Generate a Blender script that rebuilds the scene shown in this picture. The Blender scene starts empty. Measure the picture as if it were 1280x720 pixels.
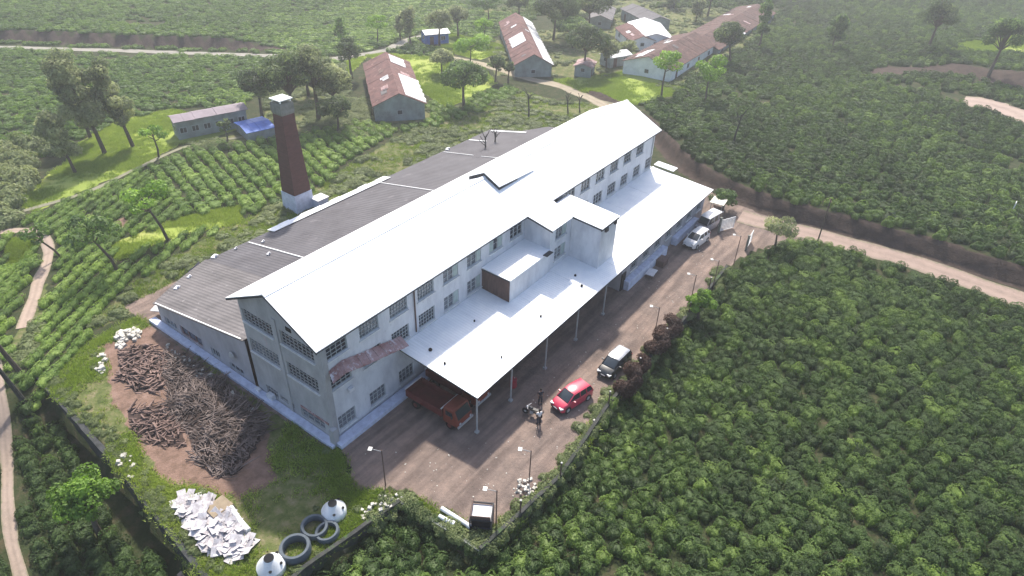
import bpy, math, random
import numpy as np
from mathutils import Vector, Matrix, noise as mnoise
random.seed(7); RNG=np.random.default_rng(11)
C=bpy.context.scene.collection
R=math.radians
# ------------------------------------------------------------------ camera
CAM=np.array([-21.599,-31.817,41.001]); YAW,PITCH,ROLL,F=.61394,.60563,.03712,835.09
def cam_axes():
    f=np.array([math.cos(YAW)*math.cos(PITCH),math.sin(YAW)*math.cos(PITCH),-math.sin(PITCH)])
    r=np.array([math.sin(YAW),-math.cos(YAW),0.]); u=np.cross(r,f)
    return f,r*math.cos(ROLL)+u*math.sin(ROLL),-r*math.sin(ROLL)+u*math.cos(ROLL)
FW,RT,UP=cam_axes()
def proj(x,y,z):
    dx,dy,dz=x-CAM[0],y-CAM[1],z-CAM[2]
    w=dx*FW[0]+dy*FW[1]+dz*FW[2]
    w=np.where(w<1,1,w)
    return 640+F*(dx*RT[0]+dy*RT[1]+dz*RT[2])/w, 360-F*(dx*UP[0]+dy*UP[1]+dz*UP[2])/w
def ray(px,py): return FW+RT*(px-640)/F-UP*(py-360)/F
def P0(px,py,z=0.):
    d=ray(px,py); t=(z-CAM[2])/d[2]; p=CAM+t*d; return (float(p[0]),float(p[1]))
# ------------------------------------------------------------------ terrain
def ss(a,b,x):
    t=np.clip((x-a)/(b-a),0,1); return t*t*(3-2*t)
def poly_dist(pts,x,y):
    x=np.asarray(x,float); y=np.asarray(y,float)
    best=np.full(x.shape,1e9); side=np.zeros(x.shape); arc=np.zeros(x.shape); a0=0
    for (ax,ay),(bx,by) in zip(pts[:-1],pts[1:]):
        vx,vy=bx-ax,by-ay; l=math.hypot(vx,vy)
        t=np.clip(((x-ax)*vx+(y-ay)*vy)/(l*l),0,1)
        dx,dy=x-(ax+t*vx),y-(ay+t*vy); d=np.hypot(dx,dy); m=d<best
        cr=(vx*(y-ay)-vy*(x-ax))
        best=np.where(m,d,best); side=np.where(m,np.sign(cr),side); arc=np.where(m,a0+t*l,arc); a0+=l
    return best,side,arc
TW=[P0(*p) for p in [(62,487),(140,574),(167,607),(250,712)]]
e=np.array(TW[-1])-np.array(TW[-2]); TW.append(tuple(np.array(TW[-1])+e*2.2))
e=np.array(TW[0])-np.array(TW[1]); TW.insert(0,tuple(np.array(TW[0])+e*.25))
BK=[P0(*p) for p in [(690,104),(745,121),(800,160),(850,213),(895,241),(930,257),(980,274),(1047,291),(1113,310),(1167,325),(1280,363),(1400,405)]]
BW=[P0(*p) for p in [(300,790),(380,712),(500,628),(560,664),(600,690),(650,645),(700,598),(760,508),(860,395),(908,336)]]
RB=[P0(*p) for p in [(-120,56),(60,58),(170,60),(345,66),(372,72)]]
TR=[P0(*p) for p in [(1150,108),(1210,112),(1280,132),(1340,150)]]
def vnoise(x,y,s,seed=0):
    x=np.asarray(x,float)/s+seed*17.3; y=np.asarray(y,float)/s-seed*9.1
    return (np.sin(x*1.3+np.sin(y*1.7)*1.2)+np.sin(y*1.1+np.sin(x*.9+2)*1.4)+.5*np.sin((x+y)*2.1+np.sin(x-y)))/2.5
def H(x,y):
    x=np.asarray(x,float); y=np.asarray(y,float)
    d,s,a=poly_dist(TW,x,y); L=sum(math.dist(p,q) for p,q in zip(TW[:-1],TW[1:]))
    low=(s<0)  # away from the building
    h=-2.5*np.where(low,ss(.02,.3,d),0)*ss(0,6,a)*(1-ss(L-9,L-1,a))*(1-ss(14,26,d))
    d,s,a=poly_dist(BW,x,y); L=sum(math.dist(p,q) for p,q in zip(BW[:-1],BW[1:]))
    h=h-1.3*np.where(s<0,ss(.05,.3,d),0)*(1-ss(6,24,d))*(1-ss(L-14,L-1,a))
    d,s,a=poly_dist(BK,x,y); h=h+1.8*np.where(s>0,ss(.3,1.5,d),0)*ss(0,30,a)*(1-ss(60,110,d)*.6)
    d,s,a=poly_dist(RB,x,y); L=sum(math.dist(p,q) for p,q in zip(RB[:-1],RB[1:]))
    h=h+2.0*np.where(s>0,ss(2.0,3.6,d),0)*(1-ss(L-22,L-2,a))
    d,s,a=poly_dist(TR,x,y); h=h+4*np.where(s>0,ss(4.5,9,d),0)*ss(0,25,a)
    r=np.hypot(x-28,y-8); k=ss(42,90,r)
    h=h+k*.8*vnoise(x,y,24)+.05*vnoise(x,y,2.3,3)*ss(-9,-12,y)*0
    # hollow at the left edge inside the path loop
    hx,hy=P0(8,318); h=h-1.6*np.exp(-((x-hx)**2+(y-hy)**2)/9)
    return h
def Hs(x,y): return float(H(x,y))
def G(px,py):
    d=ray(px,py); z=0.
    for _ in range(12):
        t=(z-CAM[2])/d[2]; p=CAM+t*d; z=z*.4+.6*Hs(p[0],p[1])
    return Vector((float(p[0]),float(p[1]),Hs(p[0],p[1])))
def height_for(base,py):   # metres whose top reaches picture row py above base
    lo,hi=.1,40
    for _ in range(30):
        m=(lo+hi)/2; v=float(proj(base.x,base.y,base.z+m)[1])
        if v>py: lo=m
        else: hi=m
    return lo
# ------------------------------------------------------------------ materials
def new_mat(name):
    m=bpy.data.materials.new(name); m.use_nodes=True; nt=m.node_tree; b=nt.nodes['Principled BSDF']; return m,nt,b
def N(nt,t,**k):
    n=nt.nodes.new(t)
    for a,v in k.items(): setattr(n,a,v)
    return n
def ramp(nt,src,stops):
    r=N(nt,'ShaderNodeValToRGB'); e=r.color_ramp.elements
    while len(e)<len(stops): e.new(.5)
    for i,(p,c) in enumerate(stops):
        e[i].position=p; e[i].color=(*c,1) if len(c)==3 else c
    nt.links.new(src,r.inputs[0]); return r
def noise_tex(nt,scale,detail=5,rough=.6,co=None,dim='3D'):
    n=N(nt,'ShaderNodeTexNoise'); n.inputs['Scale'].default_value=scale; n.inputs['Detail'].default_value=detail; n.inputs['Roughness'].default_value=rough
    if co: nt.links.new(co,n.inputs['Vector'])
    return n
def stretch(nt,co,sc):
    m=N(nt,'ShaderNodeMapping'); m.inputs['Scale'].default_value=sc; nt.links.new(co,m.inputs['Vector']); return m.outputs[0]
def mat(name,col,rough=.7,var=.25,scale=2.,bump=.0,metal=0.,dark=None,spots=None,sc=(1,1,1),spec=.3):
    """weathered paint / masonry / cloth: base colour broken by two noises, optional stains"""
    m,nt,b=new_mat(name); b.inputs['Roughness'].default_value=rough; b.inputs['Metallic'].default_value=metal; b.inputs['Specular IOR Level'].default_value=spec
    co=N(nt,'ShaderNodeTexCoord').outputs['Object']
    if sc!=(1,1,1): co=stretch(nt,co,sc)
    n=noise_tex(nt,scale,6,.65,co)
    d=dark or tuple(c*(1-var) for c in col)
    r=ramp(nt,n.outputs[0],[(.32,d),(.62,col)])
    out=r.outputs[0]
    if spots:
        n2=noise_tex(nt,spots[1],5,.7,co); f=ramp(nt,n2.outputs[0],[(spots[2],(0,0,0)),(spots[2]+.08,(1,1,1))])
        mx=N(nt,'ShaderNodeMix',data_type='RGBA'); nt.links.new(f.outputs[0],mx.inputs[0]); nt.links.new(out,mx.inputs[6]); mx.inputs[7].default_value=(*spots[0],1); out=mx.outputs[2]
    nt.links.new(out,b.inputs['Base Color'])
    if bump:
        bp=N(nt,'ShaderNodeBump'); bp.inputs['Strength'].default_value=bump; bp.inputs['Distance'].default_value=.05
        n3=noise_tex(nt,scale*6,4,.6,co); nt.links.new(n3.outputs[0],bp.inputs['Height']); nt.links.new(bp.outputs[0],b.inputs['Normal'])
    return m
def corrugated(name,col,dark,axis='X',pitch=.26,rough=.45,spots=None,var_scale=.35,bump=.5,metal=0.):
    m=mat(name,col,rough,dark=dark,scale=var_scale,spots=spots,metal=metal); nt=m.node_tree; b=nt.nodes['Principled BSDF']
    co=N(nt,'ShaderNodeTexCoord').outputs['Object']
    w=N(nt,'ShaderNodeTexWave',bands_direction=axis); w.inputs['Scale'].default_value=1/pitch*.314; w.inputs['Distortion'].default_value=0
    nt.links.new(co,w.inputs['Vector'])
    bp=N(nt,'ShaderNodeBump'); bp.inputs['Strength'].default_value=bump; bp.inputs['Distance'].default_value=.06
    nt.links.new(w.outputs['Fac'],bp.inputs['Height']); nt.links.new(bp.outputs[0],b.inputs['Normal'])
    return m
def foliage(name,c1,c2,c3,transl=.3,inst=True,rough=.55):
    m,nt,b=new_mat(name); b.inputs['Roughness'].default_value=rough; b.inputs['Specular IOR Level'].default_value=.25
    at=N(nt,'ShaderNodeAttribute',attribute_type='INSTANCER' if inst else 'GEOMETRY'); at.attribute_name='tint'
    oi=N(nt,'ShaderNodeNewGeometry')
    ad=N(nt,'ShaderNodeMath',operation='MULTIPLY_ADD'); nt.links.new(oi.outputs['Random Per Island'],ad.inputs[0]); ad.inputs[1].default_value=.32
    nt.links.new(at.outputs['Fac'],ad.inputs[2])
    mu=N(nt,'ShaderNodeMath',operation='MULTIPLY'); nt.links.new(ad.outputs[0],mu.inputs[0]); mu.inputs[1].default_value=.78
    r=ramp(nt,mu.outputs[0],[(.0,c1),(.5,c2),(1.,c3)])
    nt.links.new(r.outputs[0],b.inputs['Base Color'])
    if transl:
        tr=N(nt,'ShaderNodeBsdfTranslucent'); hs=N(nt,'ShaderNodeHueSaturation'); hs.inputs['Saturation'].default_value=1.15; hs.inputs['Value'].default_value=1.5
        nt.links.new(r.outputs[0],hs.inputs['Color']); nt.links.new(hs.outputs[0],tr.inputs['Color'])
        mx=N(nt,'ShaderNodeMixShader'); mx.inputs[0].default_value=transl
        nt.links.new(b.outputs[0],mx.inputs[1]); nt.links.new(tr.outputs[0],mx.inputs[2]); nt.links.new(mx.outputs[0],nt.nodes['Material Output'].inputs['Surface'])
    return m
M={}
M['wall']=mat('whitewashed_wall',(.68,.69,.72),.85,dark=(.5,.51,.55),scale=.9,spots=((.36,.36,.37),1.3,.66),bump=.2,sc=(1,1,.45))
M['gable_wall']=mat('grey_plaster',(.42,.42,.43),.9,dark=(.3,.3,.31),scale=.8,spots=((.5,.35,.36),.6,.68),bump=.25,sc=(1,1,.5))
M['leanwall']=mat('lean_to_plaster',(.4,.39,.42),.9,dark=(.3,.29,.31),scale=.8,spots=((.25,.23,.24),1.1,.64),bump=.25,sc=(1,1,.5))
M['plinth']=mat('blue_white_plinth',(.62,.66,.8),.8,dark=(.45,.48,.6),scale=2,bump=.2)
M['roofwhite']=corrugated('white_painted_sheet',(.86,.87,.88),(.8,.81,.83),'X',.3,.5,var_scale=.25,bump=.25)
M['canopywhite']=corrugated('canopy_white_sheet',(.86,.87,.88),(.74,.76,.8),'X',.3,.5,var_scale=.5,bump=.25,spots=((.5,.5,.52),.9,.74))
M['roofgrey']=corrugated('old_grey_sheet',(.095,.09,.1),(.065,.06,.068),'X',.45,.75,spots=((.13,.12,.13),.5,.6),bump=.5)
M['roofgrey2']=corrugated('weathered_corrugated_sheet',(.14,.128,.13),(.085,.078,.08),'X',.4,.75,spots=((.25,.23,.235),1.5,.62),bump=.55)
M['edge']=mat('eave_board',(.05,.05,.055),.8)
M['flash']=mat('pale_flashing',(.75,.75,.74),.6)
M['glass']=mat('dark_window_glass',(.04,.05,.065),.12,dark=(.015,.02,.03),scale=1.2,spec=.5)
M['glass2']=mat('dusty_window_glass',(.2,.22,.25),.25,dark=(.09,.1,.12),scale=1.2,spec=.5)
M['carglass']=mat('tinted_car_glass',(.03,.04,.05),.06,spec=.6)
M['frame']=mat('window_frame_paint',(.45,.48,.5),.6,scale=3)
M['shutter']=mat('green_grey_shutter',(.42,.5,.48),.7,scale=3)
M['brickred']=mat('red_brown_brick',(.115,.05,.043),.9,dark=(.07,.034,.031),scale=1.6,bump=.3,sc=(1,1,3),spots=((.2,.11,.09),1.1,.68))
M['concrete']=mat('old_concrete',(.2,.21,.185),.9,dark=(.11,.12,.1),scale=1.5,bump=.3)
M['capslab']=mat('pale_slab',(.8,.84,.78),.7)
M['wood']=mat('brown_boards',(.16,.1,.085),.8,dark=(.09,.06,.05),scale=2,sc=(6,6,.5))
M['steel']=mat('grey_steel',(.4,.4,.4),.5,scale=2)
M['rust']=mat('rusty_sheet',(.38,.26,.26),.75,dark=(.22,.1,.09),scale=1.3,spots=((.55,.5,.52),1.8,.55))
M['tile']=mat('red_brown_tiles',(.17,.088,.08),.9,dark=(.085,.045,.042),scale=.7,spots=((.36,.24,.22),.9,.62),bump=.6)
M['tile2']=mat('dull_brown_roof',(.13,.072,.062),.9,dark=(.045,.03,.028),scale=1.1,spots=((.32,.25,.23),1.1,.66),bump=.6)
M['sheet']=mat('pale_sheet',(.7,.7,.72),.5,dark=(.5,.48,.49),scale=.6)
M['tarp']=mat('blue_tarpaulin',(.1,.2,.6),.5,dark=(.06,.13,.42),scale=1,bump=.3)
M['stone']=mat('dark_stone_masonry',(.06,.062,.065),.95,dark=(.025,.028,.027),scale=1.8,bump=1.,spots=((.06,.1,.03),1.2,.58))
M['fencewall']=mat('mossy_wall',(.06,.06,.057),.95,dark=(.025,.03,.025),scale=1.2,bump=.8,spots=((.06,.1,.035),1.,.56))
M['wire']=mat('fence_wire',(.25,.25,.25),.6)
M['bark']=mat('bark',(.12,.095,.075),.95,dark=(.06,.05,.04),scale=3,bump=.6,sc=(1,1,.4))
M['darkbark']=mat('dark_bark',(.06,.06,.05),.95,dark=(.03,.03,.03),scale=3,bump=.6)
M['twig']=mat('cut_branches',(.21,.165,.148),.95,dark=(.035,.026,.024),scale=.9,bump=.3)
M['log']=mat('split_logs',(.25,.17,.145),.9,dark=(.07,.045,.04),scale=1.2,bump=.3)
M['soilheap']=mat('bark_litter',(.07,.045,.038),1,dark=(.035,.025,.022),scale=3,bump=1)
M['rubble']=mat('white_rubble',(.6,.57,.52),.9,dark=(.3,.28,.24),scale=2,bump=.4)
M['scrap']=mat('broken_white_sheet',(.64,.61,.62),.85,dark=(.3,.27,.28),scale=2.2,bump=.5,spots=((.2,.17,.16),1.6,.64))
M['white']=mat('white_paint',(.74,.75,.76),.5,scale=1.5,var=.2,spots=((.42,.4,.36),2.2,.66))
M['rubber']=mat('black_rubber',(.02,.02,.022),.8)
M['ring']=mat('grey_concrete_ring',(.1,.12,.14),.8,scale=2)
M['dark']=mat('dark_void',(.012,.012,.014),.9)
M['plastic']=mat('black_plastic',(.03,.03,.033),.5)
M['lampwhite']=mat('lamp_lens',(.55,.54,.52),.4)
M['skin']=mat('skin',(.26,.14,.09),.6,var=.1); M['hair']=mat('hair',(.012,.01,.009),.7)
M['cloth_white']=mat('white_cloth',(.7,.68,.68),.9,var=.15); M['cloth_dark']=mat('dark_cloth',(.035,.035,.05),.9); M['cloth_red']=mat('maroon_cloth',(.1,.03,.04),.9)
M['truckred']=mat('faded_red_paint',(.15,.026,.026),.6,dark=(.1,.02,.018),scale=1.,spec=.4)
def paint(name,c,metal=.0):
    m,nt,b=new_mat(name); b.inputs['Base Color'].default_value=(*c,1); b.inputs['Roughness'].default_value=.28; b.inputs['Metallic'].default_value=metal
    b.inputs['Coat Weight'].default_value=.5; b.inputs['Coat Roughness'].default_value=.08
    co=N(nt,'ShaderNodeTexCoord').outputs['Object']; n=noise_tex(nt,1.5,4,.6,co); r=ramp(nt,n.outputs[0],[(.3,tuple(x*.8 for x in c)),(.7,c)]); nt.links.new(r.outputs[0],b.inputs['Base Color'])
    return m
M['p_red']=paint('red_car_paint',(.55,.03,.08)); M['p_silver']=paint('silver_car_paint',(.4,.41,.43),.4); M['p_black']=paint('black_car_paint',(.015,.016,.018)); M['p_white']=paint('white_car_paint',(.78,.78,.78))
M['p_grey']=paint('grey_van_paint',(.33,.3,.34))
M['chrome']=mat('headlight_glass',(.6,.62,.64),.15,spec=.6)
M['tail']=mat('tail_light',(.35,.02,.02),.3)
M['tea']=foliage('tea_leaves',(.028,.046,.016),(.068,.118,.031),(.18,.265,.055),.3)
M['tea_light']=foliage('plucked_tea_leaves',(.065,.12,.03),(.175,.27,.058),(.32,.43,.1),.32)
M['scrub']=foliage('dry_scrub_leaves',(.09,.115,.045),(.16,.2,.08),(.3,.33,.15),.3)
M['tuft']=foliage('grass_blades',(.12,.17,.04),(.22,.3,.06),(.38,.44,.12),.35)
M['tree_dark']=foliage('dark_tree_leaves',(.04,.06,.03),(.085,.125,.052),(.22,.27,.11),.45,False)
M['tree_mid']=foliage('green_tree_leaves',(.04,.075,.025),(.085,.145,.042),(.24,.34,.1),.4,False)
M['tree_grey']=foliage('grey_green_tree_leaves',(.09,.115,.06),(.21,.24,.12),(.48,.5,.26),.5,False)
M['tree_lime']=foliage('lime_tree_leaves',(.07,.13,.02),(.15,.26,.04),(.3,.45,.08),.35,False)
M['hedge_red']=foliage('dark_red_hedge_leaves',(.02,.01,.008),(.055,.026,.02),(.11,.06,.04),.1,False)
# ------------------------------------------------------------------ mesh builder
class MB:
    def __init__(s): s.v=[]; s.f=[]; s.mi=[]; s.mats=[]; s.cur=0
    def use(s,m):
        if m not in s.mats: s.mats.append(m)
        s.cur=s.mats.index(m); return s
    def face(s,pts):
        i=len(s.v); s.v+= [tuple(p) for p in pts]; s.f.append(tuple(range(i,i+len(pts)))); s.mi.append(s.cur)
    def box(s,c,d,rz=0,M4=None):
        x,y,z=d[0]/2,d[1]/2,d[2]/2; cs,sn=math.cos(rz),math.sin(rz); i=len(s.v)
        for a,b,e in ((-x,-y,-z),(x,-y,-z),(x,y,-z),(-x,y,-z),(-x,-y,z),(x,-y,z),(x,y,z),(-x,y,z)):
            if M4 is not None: p=M4@Vector((a,b,e)); s.v.append((p.x+c[0],p.y+c[1],p.z+c[2]))
            else: s.v.append((c[0]+a*cs-b*sn,c[1]+a*sn+b*cs,c[2]+e))
        for q in ((0,3,2,1),(4,5,6,7),(0,1,5,4),(1,2,6,5),(2,3,7,6),(3,0,4,7)): s.f.append(tuple(i+k for k in q)); s.mi.append(s.cur)
        return s
    def hexa(s,b,t):   # 4 bottom + 4 top points, ccw
        i=len(s.v); s.v+=[tuple(p) for p in b]+[tuple(p) for p in t]
        for q in ((0,3,2,1),(4,5,6,7),(0,1,5,4),(1,2,6,5),(2,3,7,6),(3,0,4,7)): s.f.append(tuple(i+k for k in q)); s.mi.append(s.cur)
        return s
    def slab(s,pts,th):   # polygon (ccw from above) thickened downwards
        i=len(s.v); n=len(pts); s.v+=[tuple(p) for p in pts]+[(p[0],p[1],p[2]-th) for p in pts]
        s.f.append(tuple(i+k for k in range(n))); s.mi.append(s.cur)
        s.f.append(tuple(i+n+k for k in reversed(range(n)))); s.mi.append(s.cur)
        for k in range(n):
            j=(k+1)%n; s.f.append((i+k,i+n+k,i+n+j,i+j)); s.mi.append(s.cur)
        return s
    def tube(s,pts,rads,n=8,cap=True):
        pts=[Vector(p) for p in pts]; i0=len(s.v); m=len(pts)
        for k,p in enumerate(pts):
            t=(pts[min(k+1,m-1)]-pts[max(k-1,0)]).normalized()
            a=t.orthogonal().normalized() if abs(t.z)<.99 else Vector((1,0,0)); a=(a-t*a.dot(t)).normalized(); b=t.cross(a)
            for j in range(n):
                w=2*math.pi*j/n; q=p+(a*math.cos(w)+b*math.sin(w))*rads[k]; s.v.append(tuple(q))
        for k in range(m-1):
            for j in range(n):
                s.f.append((i0+k*n+j,i0+k*n+(j+1)%n,i0+(k+1)*n+(j+1)%n,i0+(k+1)*n+j)); s.mi.append(s.cur)
        if cap:
            s.f.append(tuple(i0+j for j in reversed(range(n)))); s.mi.append(s.cur)
            s.f.append(tuple(i0+(m-1)*n+j for j in range(n))); s.mi.append(s.cur)
        return s
    def lathe(s,prof,c=(0,0,0),n=20,axis='z'):
        i0=len(s.v)
        for r,z in prof:
            for j in range(n):
                w=2*math.pi*j/n; a,b=r*math.cos(w),r*math.sin(w)
                if axis=='z': s.v.append((c[0]+a,c[1]+b,c[2]+z))
                elif axis=='y': s.v.append((c[0]+a,c[1]+z,c[2]+b))
                else: s.v.append((c[0]+z,c[1]+a,c[2]+b))
        for k in range(len(prof)-1):
            for j in range(n):
                s.f.append((i0+k*n+j,i0+k*n+(j+1)%n,i0+(k+1)*n+(j+1)%n,i0+(k+1)*n+j)); s.mi.append(s.cur)
        s.f.append(tuple(i0+j for j in reversed(range(n)))); s.mi.append(s.cur)
        s.f.append(tuple(i0+(len(prof)-1)*n+j for j in range(n))); s.mi.append(s.cur)
        return s
    def loft(s,rings):
        i0=len(s.v); n=len(rings[0])
        for r in rings: s.v+=[tuple(p) for p in r]
        for k in range(len(rings)-1):
            for j in range(n): s.f.append((i0+k*n+j,i0+k*n+(j+1)%n,i0+(k+1)*n+(j+1)%n,i0+(k+1)*n+j)); s.mi.append(s.cur)
        s.f.append(tuple(i0+j for j in reversed(range(n)))); s.mi.append(s.cur)
        s.f.append(tuple(i0+(len(rings)-1)*n+j for j in range(n))); s.mi.append(s.cur)
        return s
    def mesh(s,name,m=None,smooth=False,tint=None):
        me=bpy.data.meshes.new(name); me.from_pydata(s.v,[],s.f)
        for x in (s.mats or [m]): me.materials.append(x)
        if s.mats and len(s.mats)>1: me.polygons.foreach_set('material_index',s.mi)
        if smooth: me.polygons.foreach_set('use_smooth',[True]*len(me.polygons))
        me.update(); return me
    def build(s,name,m=None,parent=None,smooth=False,loc=None,rz=0):
        if m is not None: s.mats=[m]; s.mi=[0]*len(s.f)
        o=bpy.data.objects.new(name,s.mesh(name,m,smooth)); C.objects.link(o)
        if parent is not None: o.parent=parent
        if loc is not None: o.location=loc
        if rz: o.rotation_euler[2]=rz
        return o
def tag(o,label=None,cat=None,group=None,kind=None):
    if label: o['label']=label
    if cat: o['category']=cat
    if group: o['group']=group
    if kind: o['kind']=kind
    return o
def empty(name,loc,rz=0,label=None,cat=None,group=None):
    o=bpy.data.objects.new(name,None); C.objects.link(o); o.location=loc; o.rotation_euler=(0,0,rz); o.empty_display_size=.3
    return tag(o,label,cat,group)
def copy_tree(o,parent=None,loc=None,rz=None,scale=None):
    c=o.copy(); C.objects.link(c); c.parent=parent
    if loc is not None: c.location=loc
    if rz is not None: c.rotation_euler[2]=rz
    if scale is not None: c.scale=scale
    for ch in o.children: copy_tree(ch,c)
    return c
def smooth_angle(o,deg=40):
    me=o.data; me.polygons.foreach_set('use_smooth',[True]*len(me.polygons))
    me.set_sharp_from_angle(angle=R(deg))
# ------------------------------------------------------------------ zone masks (design drawn over the survey, held in world space)
def inpoly(poly,x,y):
    x=np.asarray(x); y=np.asarray(y); r=np.zeros(x.shape,bool); n=len(poly)
    for i in range(n):
        x1,y1=poly[i]; x2,y2=poly[(i+1)%n]
        if y1==y2: continue
        c=((y1>y)!=(y2>y))&(x<(x2-x1)*(y-y1)/(y2-y1)+x1); r^=c
    return r
def W(poly): return [tuple(G(*p)[:2]) for p in poly]
Z={}
Z['yard']=[W(p) for p in [
 [(445,612),(432,575),(425,556),(470,500),(560,400),(890,232),(935,250),(985,268),(1020,300),(985,304),(940,314),(905,335),(860,400),(760,505),(700,590),(650,640),(600,672),(560,640),(505,612)],]]
Z['red']=[W(p) for p in [[(128,430),(170,420),(195,400),(225,430),(330,520),(345,600),(300,625),(205,600),(165,540),(140,500)],[(145,275),(165,270),(160,285),(148,288)],
 [(190,400),(215,415),(205,450),(180,440)]]]
Z['lawn']=[W(p) for p in [
 [(32,262),(28,240),(80,205),(100,178),(150,150),(215,136),(300,160),(250,178),(225,180),(160,215),(110,236),(45,264)],
 [(140,305),(185,288),(240,270),(300,258),(300,280),(250,288),(190,305),(150,325)],
 [(400,85),(470,66),(530,70),(600,78),(620,105),(560,135),(520,110),(460,70),(420,110),(395,110)],
 [(690,100),(780,90),(862,112),(800,132),(757,125)],[(560,40),(640,60),(600,75),(545,62)],
 [(1190,55),(1290,40),(1290,68),(1210,66)],[(0,340),(25,330),(40,300),(15,300)]]]
Z['scrub']=[W(p) for p in [
 [(420,300),(330,300),(245,330),(185,375),(150,400),(110,410),(160,360),(250,300),(330,262),(395,235),(440,205),(500,170),(560,140),(640,110),(700,128),(760,128),(700,180)],
 [(30,395),(60,350),(50,420),(30,470),(10,440)],[(430,120),(520,130),(560,140),(480,170),(420,175),(340,170),(350,150)],
 [(240,176),(350,150),(350,165),(290,185),(235,190)],[(340,100),(430,80),(440,150),(330,150)],[(600,55),(800,10),(900,10),(960,25),(930,60),(860,95),(850,115),(780,100),(700,95),(620,95)],
 [(560,0),(860,0),(780,15),(700,20),(600,15)]]]
Z['yardgrass']=[W(p) for p in [[(58,480),(105,432),(190,385),(420,556),(445,612),(505,622),(500,636),(445,665),(375,712),(360,760),(270,760),(167,607)],
  [(505,622),(600,680),(610,705),(640,685),(700,598),(760,510),(860,395),(905,335),(900,325),(850,385),(752,495),(690,588),(600,660),(560,635)]]]
ROADS=[('dirt_road',[(1420,427),(1320,391),(1240,362),(1167,336),(1100,316),(1040,299),(985,286),(925,270)],3.7,(.27,.2,.165)),
 ('dirt_track',[(792,150),(745,127),(700,108),(655,97),(628,88),(600,80),(560,72)],2.6,(.3,.25,.18)),
 ('hill_road',[(-120,58),(60,61),(170,64),(345,70),(380,76),(430,72),(480,63),(510,50),(540,42)],2.4,(.25,.23,.2)),
 ('garden_path',[(-20,292),(20,288),(45,290),(58,302),(60,325),(50,350),(38,385),(30,410)],1.2,(.33,.25,.2)),
 ('upper_road',[(1340,175),(1290,150),(1245,133),(1205,125)],6.5,(.32,.24,.2)),
 ('field_path',[(-8,440),(2,500),(7,560),(10,610),(12,660),(22,710),(40,760)],.85,(.27,.21,.17)),
 ('shed_path',[(30,264),(110,240),(165,214),(232,184),(300,172),(345,163)],.8,(.2,.19,.13))]
ROADW=[(n,[tuple(G(*p)[:2]) for p in pts],w,c) for n,pts,w,c in ROADS]
def zone(name,x,y):
    r=np.zeros(np.shape(x),bool)
    for p in Z[name]: r|=inpoly(p,x,y)
    return r
def roadmask(x,y,extra=0):
    r=np.zeros(np.shape(x),bool)
    for n,pts,w,c in ROADW:
        d,_,_=poly_dist(pts,x,y); r|=d<(w/2+extra)
    return r
def bankmask(x,y):
    d,s,a=poly_dist(BK,x,y); r=((s>0)&(d<1.8)|(d<.5))&(a>8)
    d,s,a=poly_dist(RB,x,y); r|=(s>0)&(d>1.6)&(d<3.8)
    d,s,a=poly_dist(TR,x,y); r|=(s>0)&(d>4)&(d<10)
    return r
def buildmask(x,y):
    r=(x>-.4)&(x<59)&(y>-.2)&(y<31)
    r|=(x>7)&(x<57)&(y>-8.5)&(y<0)
    return r
# ------------------------------------------------------------------ ground sheet
def axis(a,b,fine,lo,hi,coarse):
    L=[a]; 
    while L[-1]<b:
        t=L[-1]; s=fine if lo<=t<=hi else (coarse if -150<t<330 else coarse*25)
        L.append(t+s)
    return np.array(L)
gx=axis(-2000,2200,.55,-30,92,2.2); gy=axis(-2000,2200,.55,-62,80,2.2)
X,Y=np.meshgrid(gx,gy); Zh=H(X,Y)
far=ss(300,900,np.hypot(X,Y)); Zh=Zh*(1-far)
nx,ny=len(gx),len(gy)
idx=np.arange(nx*ny).reshape(ny,nx)
faces=np.stack([idx[:-1,:-1],idx[:-1,1:],idx[1:,1:],idx[1:,:-1]],-1).reshape(-1,4)
me=bpy.data.meshes.new('ground'); me.from_pydata(np.stack([X,Y,Zh],-1).reshape(-1,3).tolist(),[],faces.tolist())
me.polygons.foreach_set('use_smooth',[True]*len(me.polygons))
def addattr(name,arr):
    a=me.attributes.new(name,'FLOAT','POINT'); a.data.foreach_set('value',arr.astype(np.float32).ravel())
mk={k:zone(k,X,Y) for k in Z}; bm_=bankmask(X,Y)
addattr('yard',mk['yard']|buildmask(X,Y)); addattr('red',mk['red']); addattr('lawn',mk['lawn']); addattr('scrub',mk['scrub']|mk['yardgrass']); addattr('bank',bm_)
ground=bpy.data.objects.new('ground',me); C.objects.link(ground); tag(ground,kind='structure')
m,nt,b=new_mat('ground_soil'); b.inputs['Roughness'].default_value=.97; b.inputs['Specular IOR Level'].default_value=.1
geo=N(nt,'ShaderNodeNewGeometry').outputs['Position']
nA=noise_tex(nt,.9,7,.7,geo); nB=noise_tex(nt,.13,4,.6,geo); nC=noise_tex(nt,4.,5,.7,geo)
def layer(prev,attr,colout,amp=.9):
    at=N(nt,'ShaderNodeAttribute'); at.attribute_name=attr
    a=N(nt,'ShaderNodeMath',operation='SUBTRACT'); nt.links.new(nA.outputs[0],a.inputs[0]); a.inputs[1].default_value=.5
    c=N(nt,'ShaderNodeMath',operation='MULTIPLY_ADD'); nt.links.new(a.outputs[0],c.inputs[0]); c.inputs[1].default_value=amp; nt.links.new(at.outputs['Fac'],c.inputs[2])
    s=N(nt,'ShaderNodeMapRange',interpolation_type='SMOOTHSTEP'); nt.links.new(c.outputs[0],s.inputs[0]); s.inputs[1].default_value=.35; s.inputs[2].default_value=.65
    mx=N(nt,'ShaderNodeMix',data_type='RGBA'); nt.links.new(s.outputs[0],mx.inputs[0]); nt.links.new(prev,mx.inputs[6]); nt.links.new(colout,mx.inputs[7]); return mx.outputs[2]
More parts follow.
